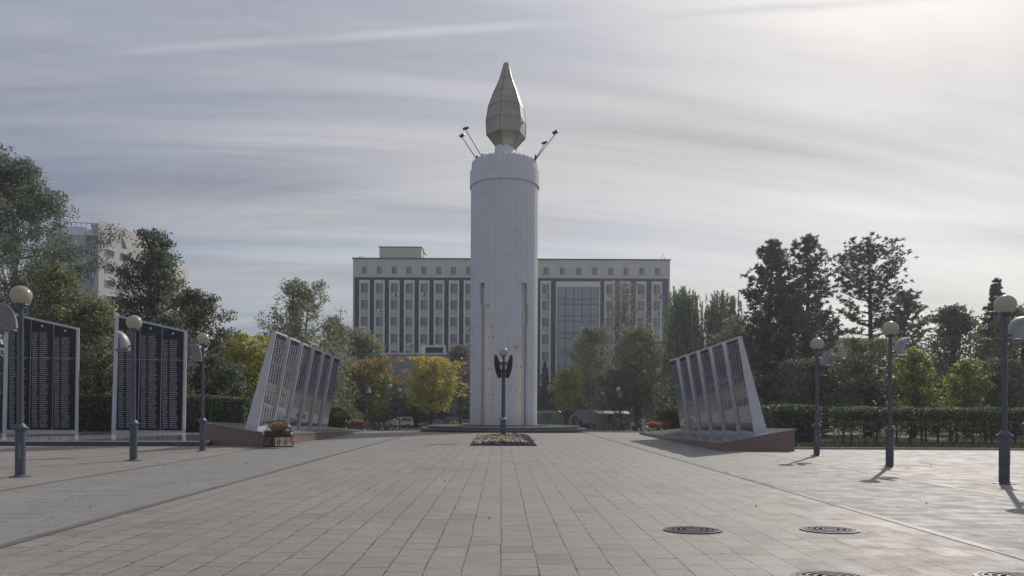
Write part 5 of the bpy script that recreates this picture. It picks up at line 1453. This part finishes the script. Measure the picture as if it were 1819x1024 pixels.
def bench(px0, px1, Y, label, col='lamp_metal'):
    x0_, x1_ = X_at(px0,Y), X_at(px1,Y); r = empty('park_bench', (x0_,Y,ground(Y)), 0, label, 'bench', 'benches beyond the right leaning wall'); W = x1_-x0_
    b = MB()
    for k in range(3): b.box(0,W,-.18+k*.15,-.06+k*.15,.42,.46)
    b.build('seat', M[col], r)
    b = MB()
    for k in range(4): b.box(0,W,.30+.02*k,.34+.02*k,.54+k*.12,.63+k*.12)
    b.build('backrest', M[col], r)
    for x in [.1+(W-.2)*i/max(1,int(W/1.4)) for i in range(int(W/1.4)+1)]:
        b = MB(); b.box(x-.03,x+.03,-.16,-.10,0,.42); b.box(x-.03,x+.03,.24,.30,0,.98); b.box(x-.03,x+.03,-.16,.30,.36,.42); b.build('leg', M['iron'], r)
bench(1098, 1140, 82.05, 'long dark bench carrying the seated people before the stall')
bench(1167, 1192, 60, 'brown slatted bench behind the orange flower stand, before the dark hedge', 'wood_brown')
# ------------------------------------------------------------ vegetation
def T(kind, px, pytop, Y, wpx, label, **kw):
    x = X_at(px, Y, pytop); h = Z_at(px, pytop, Y)-ground(Y); r = wpx/2*Y/F
    loc = (x, Y, ground(Y))
    if kind == 'pine': return make_pine('pine_tree', loc, h, r, label, **kw)
    if kind == 'spruce': return make_spruce('spruce_tree', loc, h, r, label, **kw)
    if kind == 'willow': return make_willow('willow_tree', loc, h, r, L['willow'], M['bark'], label, **kw)
    leaf = L[kw.pop('leaf')]; bark = M[kw.pop('bark', 'bark')]
    return make_tree(kw.pop('name', 'deciduous_tree'), loc, h, r, leaf, bark, label, **kw)
GL = 'trees behind the left side of the square'; GR = 'trees behind the right side of the square'; GM = 'trees around the monument'
# left
T('b', 22, 276, 50, 255, 'tall grey-green birch at the left edge, highest tree on the left', leaf='grey_green', bark='bark_birch', name='birch_tree', n_leaf=75000, lsize=.14, seed=11, base=.12, limbs=34, clump=.62, accent=.05, top=1.0, group=GL, open_=.06)
T('b', 100, 470, 47, 120, 'olive birch with a few yellow sprays beside the tall left birch', leaf='olive', bark='bark_birch', name='birch_tree', n_leaf=14000, lsize=.16, seed=12, base=.12, limbs=24, clump=.55, accent=.15, group=GL)
T('b', 272, 408, 54, 112, 'dark tree with a pointed crown standing behind the name wall nearest the leaning wall', leaf='dark', n_leaf=22000, lsize=.18, seed=13, base=.12, limbs=30, clump=.55, top=1.2, accent=.08, group=GL)
T('b', 178, 530, 48, 90, 'lower tree with yellowish leaf tips between the two name walls', leaf='olive', n_leaf=9000, lsize=.16, seed=14, base=.15, limbs=20, clump=.5, accent=.2, group=GL)
T('b', 342, 515, 51, 110, 'dark brown-green tree rising over the third left lamp', leaf='brown_green', n_leaf=15000, lsize=.17, seed=15, base=.12, limbs=24, clump=.45, accent=.15, group=GL, open_=.1)
T('b', 300, 560, 46, 90, 'dense dark green tree low behind the name wall nearest the leaning wall', leaf='dark', n_leaf=10000, lsize=.17, seed=16, base=.12, limbs=20, clump=.5, group=GL)
T('b', 430, 596, 60, 120, 'yellow-green bushy tree between the third lamp and the leaning wall', leaf='yellow_green', n_leaf=14000, lsize=.19, seed=17, base=.1, limbs=24, clump=.55, accent=.1, accent_top=.3, group=GL)
T('b', 385, 640, 52, 90, 'low dark shrubby tree before the yellow-green bushy tree', leaf='dark', n_leaf=9000, lsize=.17, seed=18, base=.08, limbs=20, clump=.5, group=GL)
T('b', 522, 497, 68, 130, 'airy two-stemmed birch rising above the left leaning wall', leaf='birch', bark='bark_birch', name='birch_tree', n_leaf=13000, lsize=.20, seed=19, base=.2, limbs=28, clump=.62, forks=2, group=GL, open_=.1)
T('b', 590, 560, 72, 75, 'small pale green birch at the far end of the left leaning wall', leaf='birch', bark='bark_birch', name='birch_tree', n_leaf=5000, lsize=.2, seed=20, base=.15, clump=.6, group=GL)
T('b', 490, 640, 62, 150, 'broad dark shrub tree hidden low behind the left leaning wall', leaf='dark', n_leaf=9000, lsize=.2, seed=21, base=.05, clump=.6, group=GL)
T('b', 645, 582, 98, 84, 'grey-green birch in front of the left end of the office block', leaf='birch', bark='bark_birch', name='birch_tree', n_leaf=12000, lsize=.26, seed=22, base=.3, limbs=26, clump=.85, top=1.2, forks=2, group=GM)
T('b', 645, 640, 86, 112, 'wide orange-tinged tree behind the clipped hedge block', leaf='orange_green', n_leaf=17000, lsize=.23, seed=23, base=.3, limbs=28, clump=.7, accent=.05, accent_top=.4, top=.9, group=GM)
T('b', 766, 636, 92, 96, 'round yellow autumn tree just left of the monument', leaf='yellow', n_leaf=11000, lsize=.22, seed=24, base=.33, limbs=30, clump=.55, accent=.05, accent_top=.35, top=1.1, elong=2.2, group=GM)
T('b', 818, 612, 104, 50, 'thin brownish tree against the left flank of the monument', leaf='brown_green', n_leaf=4500, lsize=.24, seed=25, base=.3, clump=.55, open_=.3, group=GM)
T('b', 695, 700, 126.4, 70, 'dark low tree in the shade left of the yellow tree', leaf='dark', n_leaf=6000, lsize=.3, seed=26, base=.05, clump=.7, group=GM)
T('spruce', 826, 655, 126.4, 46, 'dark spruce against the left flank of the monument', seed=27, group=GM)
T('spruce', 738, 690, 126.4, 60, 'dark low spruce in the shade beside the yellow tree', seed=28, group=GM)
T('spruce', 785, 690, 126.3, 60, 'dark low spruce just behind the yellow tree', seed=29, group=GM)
# right of monument
T('spruce', 968, 640, 133, 44, 'dark spruce close to the right flank of the monument', seed=31, group=GM)
T('spruce', 990, 675, 134, 50, 'low dark spruce behind the green minibus', seed=32, group=GM)
T('b', 1007, 656, 96, 56, 'small round yellow-green tree behind the green minibus', leaf='yellow_green', n_leaf=7500, lsize=.22, seed=33, base=.42, limbs=20, clump=.5, group=GM)
T('b', 1050, 583, 100, 72, 'slender green birch in front of the glass curtain wall', leaf='birch', bark='bark_birch', name='birch_tree', n_leaf=11000, lsize=.25, seed=34, base=.32, limbs=26, clump=.7, top=1.3, group=GM, accent=.12)
T('b', 1108, 497, 106, 110, 'tall nearly bare poplar with pale wispy branches before the office block', leaf='bare', bark='bark_grey', name='poplar_tree', n_leaf=3800, lsize=.20, seed=35, base=.25, limbs=40, clump=.8, top=1.7, group=GM, open_=.0)
T('b', 1132, 580, 92, 118, 'broad olive tree left of the right leaning wall', leaf='olive', n_leaf=24000, lsize=.22, seed=36, base=.30, limbs=32, clump=.62, top=1.1, forks=2, group=GM, accent=.05)
T('b', 1100, 660, 88, 70, 'low dark green tree over the market stall', leaf='dark', n_leaf=8000, lsize=.22, seed=37, base=.52, clump=.55, group=GM)
T('willow', 1217, 493, 80, 80, 'weeping willow-like birch, left of the pair beside the office block', seed=38, group=GR, strands=460)
T('willow', 1284, 502, 82, 80, 'weeping willow-like birch, right of the pair beside the office block', seed=39, group=GR, strands=460)
T('b', 1310, 560, 74, 90, 'loose green tree behind the top corner of the right leaning wall', leaf='birch', n_leaf=9000, lsize=.2, seed=40, base=.1, clump=.5, group=GR)
T('b', 1250, 640, 66, 130, 'dark shrub tree low behind the right leaning wall', leaf='dark', n_leaf=9000, lsize=.2, seed=41, base=.05, clump=.55, group=GR)
T('pine', 1366, 418, 56, 110, 'big pine with many upright tips, left stem of the large pair', seed=42, base=.12, limbs=56, group=GR)
T('pine', 1432, 411, 58, 120, 'big pine with the highest tip, right stem of the large pair', seed=43, base=.12, limbs=56, group=GR)
T('pine', 1400, 500, 54, 170, 'wide lower pine filling the foot of the large pine pair', seed=53, base=.1, limbs=60, group=GR)
T('pine', 1542, 426, 62, 132, 'open pine with a bare trunk showing below its flat-topped crown', seed=44, base=.50, limbs=38, group=GR, lean=.3, round_=.9)
T('pine', 1612, 514, 66, 96, 'smaller pine right of the bare-trunked pine', seed=45, base=.3, limbs=44, group=GR)
T('b', 1690, 544, 56, 112, 'layered green maple between the middle and nearest right lamps', leaf='brown_green', n_leaf=12000, lsize=.18, seed=46, base=.15, limbs=26, clump=.42, accent=.05, top=.8, group=GR)
T('spruce', 1770, 490, 54, 110, 'tall spruce rising behind the nearest right lamp', seed=47, group=GR, gap=.42)
T('b', 1815, 540, 50, 110, 'green tree cut by the right picture edge', leaf='olive', n_leaf=10000, lsize=.18, seed=48, base=.1, clump=.45, group=GR)
T('b', 1545, 606, 47, 110, 'olive bushy tree between the farthest and middle right lamps', leaf='olive', n_leaf=11000, lsize=.16, seed=49, base=.1, limbs=24, clump=.42, group=GR, accent=.03)
T('b', 1622, 618, 45, 72, 'bush with bright yellow sprays right of the middle right lamp', leaf='yellow_spray', n_leaf=7500, lsize=.16, seed=50, base=.1, limbs=22, clump=.30, accent=.5, group=GR)
T('b', 1715, 640, 44, 64, 'small shrub with yellow leaves left of the nearest right lamp', leaf='yellow_spray', n_leaf=5500, lsize=.15, seed=51, base=.1, limbs=20, clump=.30, accent=.45, group=GR)
T('b', 1440, 640, 46, 120, 'dark green shrub tree behind the farthest right lamp', leaf='dark', n_leaf=11000, lsize=.17, seed=52, base=.05, limbs=24, clump=.45, group=GR)
T('b', 1660, 650, 60, 130, 'dark green shrub tree low between the pine and the maple', leaf='dark', n_leaf=11000, lsize=.19, seed=54, base=.05, limbs=24, clump=.5, group=GR)
T('b', 1780, 640, 46, 100, 'dark green shrub tree low behind the nearest right lamp', leaf='brown_green', n_leaf=9000, lsize=.17, seed=55, base=.05, limbs=24, clump=.45, group=GR)
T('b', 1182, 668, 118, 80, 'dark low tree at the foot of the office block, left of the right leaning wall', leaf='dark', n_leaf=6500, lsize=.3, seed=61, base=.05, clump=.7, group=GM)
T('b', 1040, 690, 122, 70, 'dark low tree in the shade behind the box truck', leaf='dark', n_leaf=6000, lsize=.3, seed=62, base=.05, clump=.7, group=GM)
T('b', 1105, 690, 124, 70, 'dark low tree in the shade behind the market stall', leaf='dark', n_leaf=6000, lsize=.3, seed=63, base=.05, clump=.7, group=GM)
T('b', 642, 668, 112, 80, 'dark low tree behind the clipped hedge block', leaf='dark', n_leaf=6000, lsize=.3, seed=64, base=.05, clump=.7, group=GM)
# far wood closing the view on both sides, a single mass
def wood(name, segs, seed, leaf):
    rng = np.random.default_rng(seed); Cs = []
    for x0, x1, y, h in segs:
        n = int((x1-x0)*h*16); X = rng.uniform(x0,x1,n); top = h*(.78+.22*np.sin(X*.5+seed)*np.cos(X*.23))
        Z = ground(y)+rng.random(n)*top; Y = y+rng.uniform(-3,3,n)+.8*np.sin(X*1.3); Cs.append(np.stack([X,Y,Z],1))
    C = np.concatenate(Cs); n = len(C); t = .5+.5*np.sin(C[:,0]*1.1)*np.cos(C[:,2]*1.4+C[:,0]*.4)
    tag(leaf_mesh(name, C, .42*rng.uniform(.6,1.4,n), t, np.zeros(n), leaf, None, 1.2, None, rng), kind='stuff')
wood('far_wood', [(-110,-34,78,9),(-60,-12,138,7),(14,24,140,9),(36,110,84,14),(20,40,92,12)], 5, L['dark'])
# hedges
GH = 'clipped hedges'
hedge('clipped_hedge', -36, -24.2, 44, 45.5, 0, 2.4, 'clipped green hedge behind the leftmost name wall', L['hedge'], seed=1, group=GH)
hedge('clipped_hedge', -24.0, -18.0, 44, 45.4, 0, 2.45, 'clipped green hedge in the gap between and behind the two name walls', L['hedge'], seed=2, group=GH)
hedge('clipped_hedge', -17.9, -13.3*1.18, 36+7, 36+8.6, 0, 2.3, 'clipped hedge with a sunlit rounded end beside the third left lamp', L['hedge'], seed=3, group=GH)
hedge('clipped_hedge', -18.5, -15.2, 52, 53.4, 0, 2.3, 'dark clipped hedge seen just left of the left leaning wall', L['hedge'], seed=4, group=GH)
hedge('clipped_hedge', -16.5, -13.3, 62, 68, -.35, 1.75, 'rounded clipped hedge block behind the far orange flower stand', L['hedge'], seed=6, group=GH, round_=1.2)
hedge('clipped_hedge', 14.6, 18.6, 64, 66.5, -.4, 1.75, 'dark clipped hedge behind the brown bench', L['hedge'], seed=7, group=GH)
hedge('clipped_hedge', 13.3, 15.7, 34.6, 36.4, 0, 1.95, 'dark leafy hedge block right behind the right leaning wall plinth', L['hedge'], seed=8, group=GH)
hedge('clipped_hedge', 16.1, 40, 33.4, 34.6, 0, 1.86, 'long clipped hedge with open trunks along the right side of the square', L['hedge'], seed=9, group=GH, low_open=.55, size=.10)
# grass blades along the hedge foot
rng = np.random.default_rng(12); n = 26000
C = np.stack([rng.uniform(12.8,45,n), 31.15+rng.random(n)**1.5*4.5, rng.uniform(.0,.09,n)],1)
tag(leaf_mesh('grass', C, .12*rng.uniform(.6,1.4,n), rng.random(n), (rng.random(n)<.1)*1., L['grass'], None, 3.0, np.tile(np.array([[0,0,1.]]),(n,1)), rng), kind='stuff')
# fallen leaves on the paving
rng = np.random.default_rng(15); n = 160
C = np.stack([rng.uniform(-16,16,n), rng.uniform(6,50,n), np.full(n,.018)],1)
fl_ = leaf_mesh('fallen_leaves', C, .04*rng.uniform(.6,1.4,n), rng.random(n), rng.random(n), L['brown_green'], None, 1.2, None, rng); tag(fl_, kind='stuff')
# lens veil
VEIL_DENSITY = 0.0007  # thin scattering volume added to lift dark tones like a lens veil
if VEIL_DENSITY:
    b = MB(); b.box(-190,190,-40,175,-2.8,52)
    hz_ = b.build('lens_veil', [], None); tag(hz_, kind='stuff')
    hm = bpy.data.materials.new('lens_veil_air'); hm.use_nodes = True; nt = hm.node_tree; nt.nodes.clear()
    o_ = nt.nodes.new('ShaderNodeOutputMaterial'); pv = nt.nodes.new('ShaderNodeVolumePrincipled'); pv.inputs['Density'].default_value = VEIL_DENSITY; pv.inputs['Color'].default_value = (.80,.84,.95,1); pv.inputs['Anisotropy'].default_value = .5
    nt.links.new(pv.outputs[0], o_.inputs['Volume']); hz_.data.materials.append(hm)
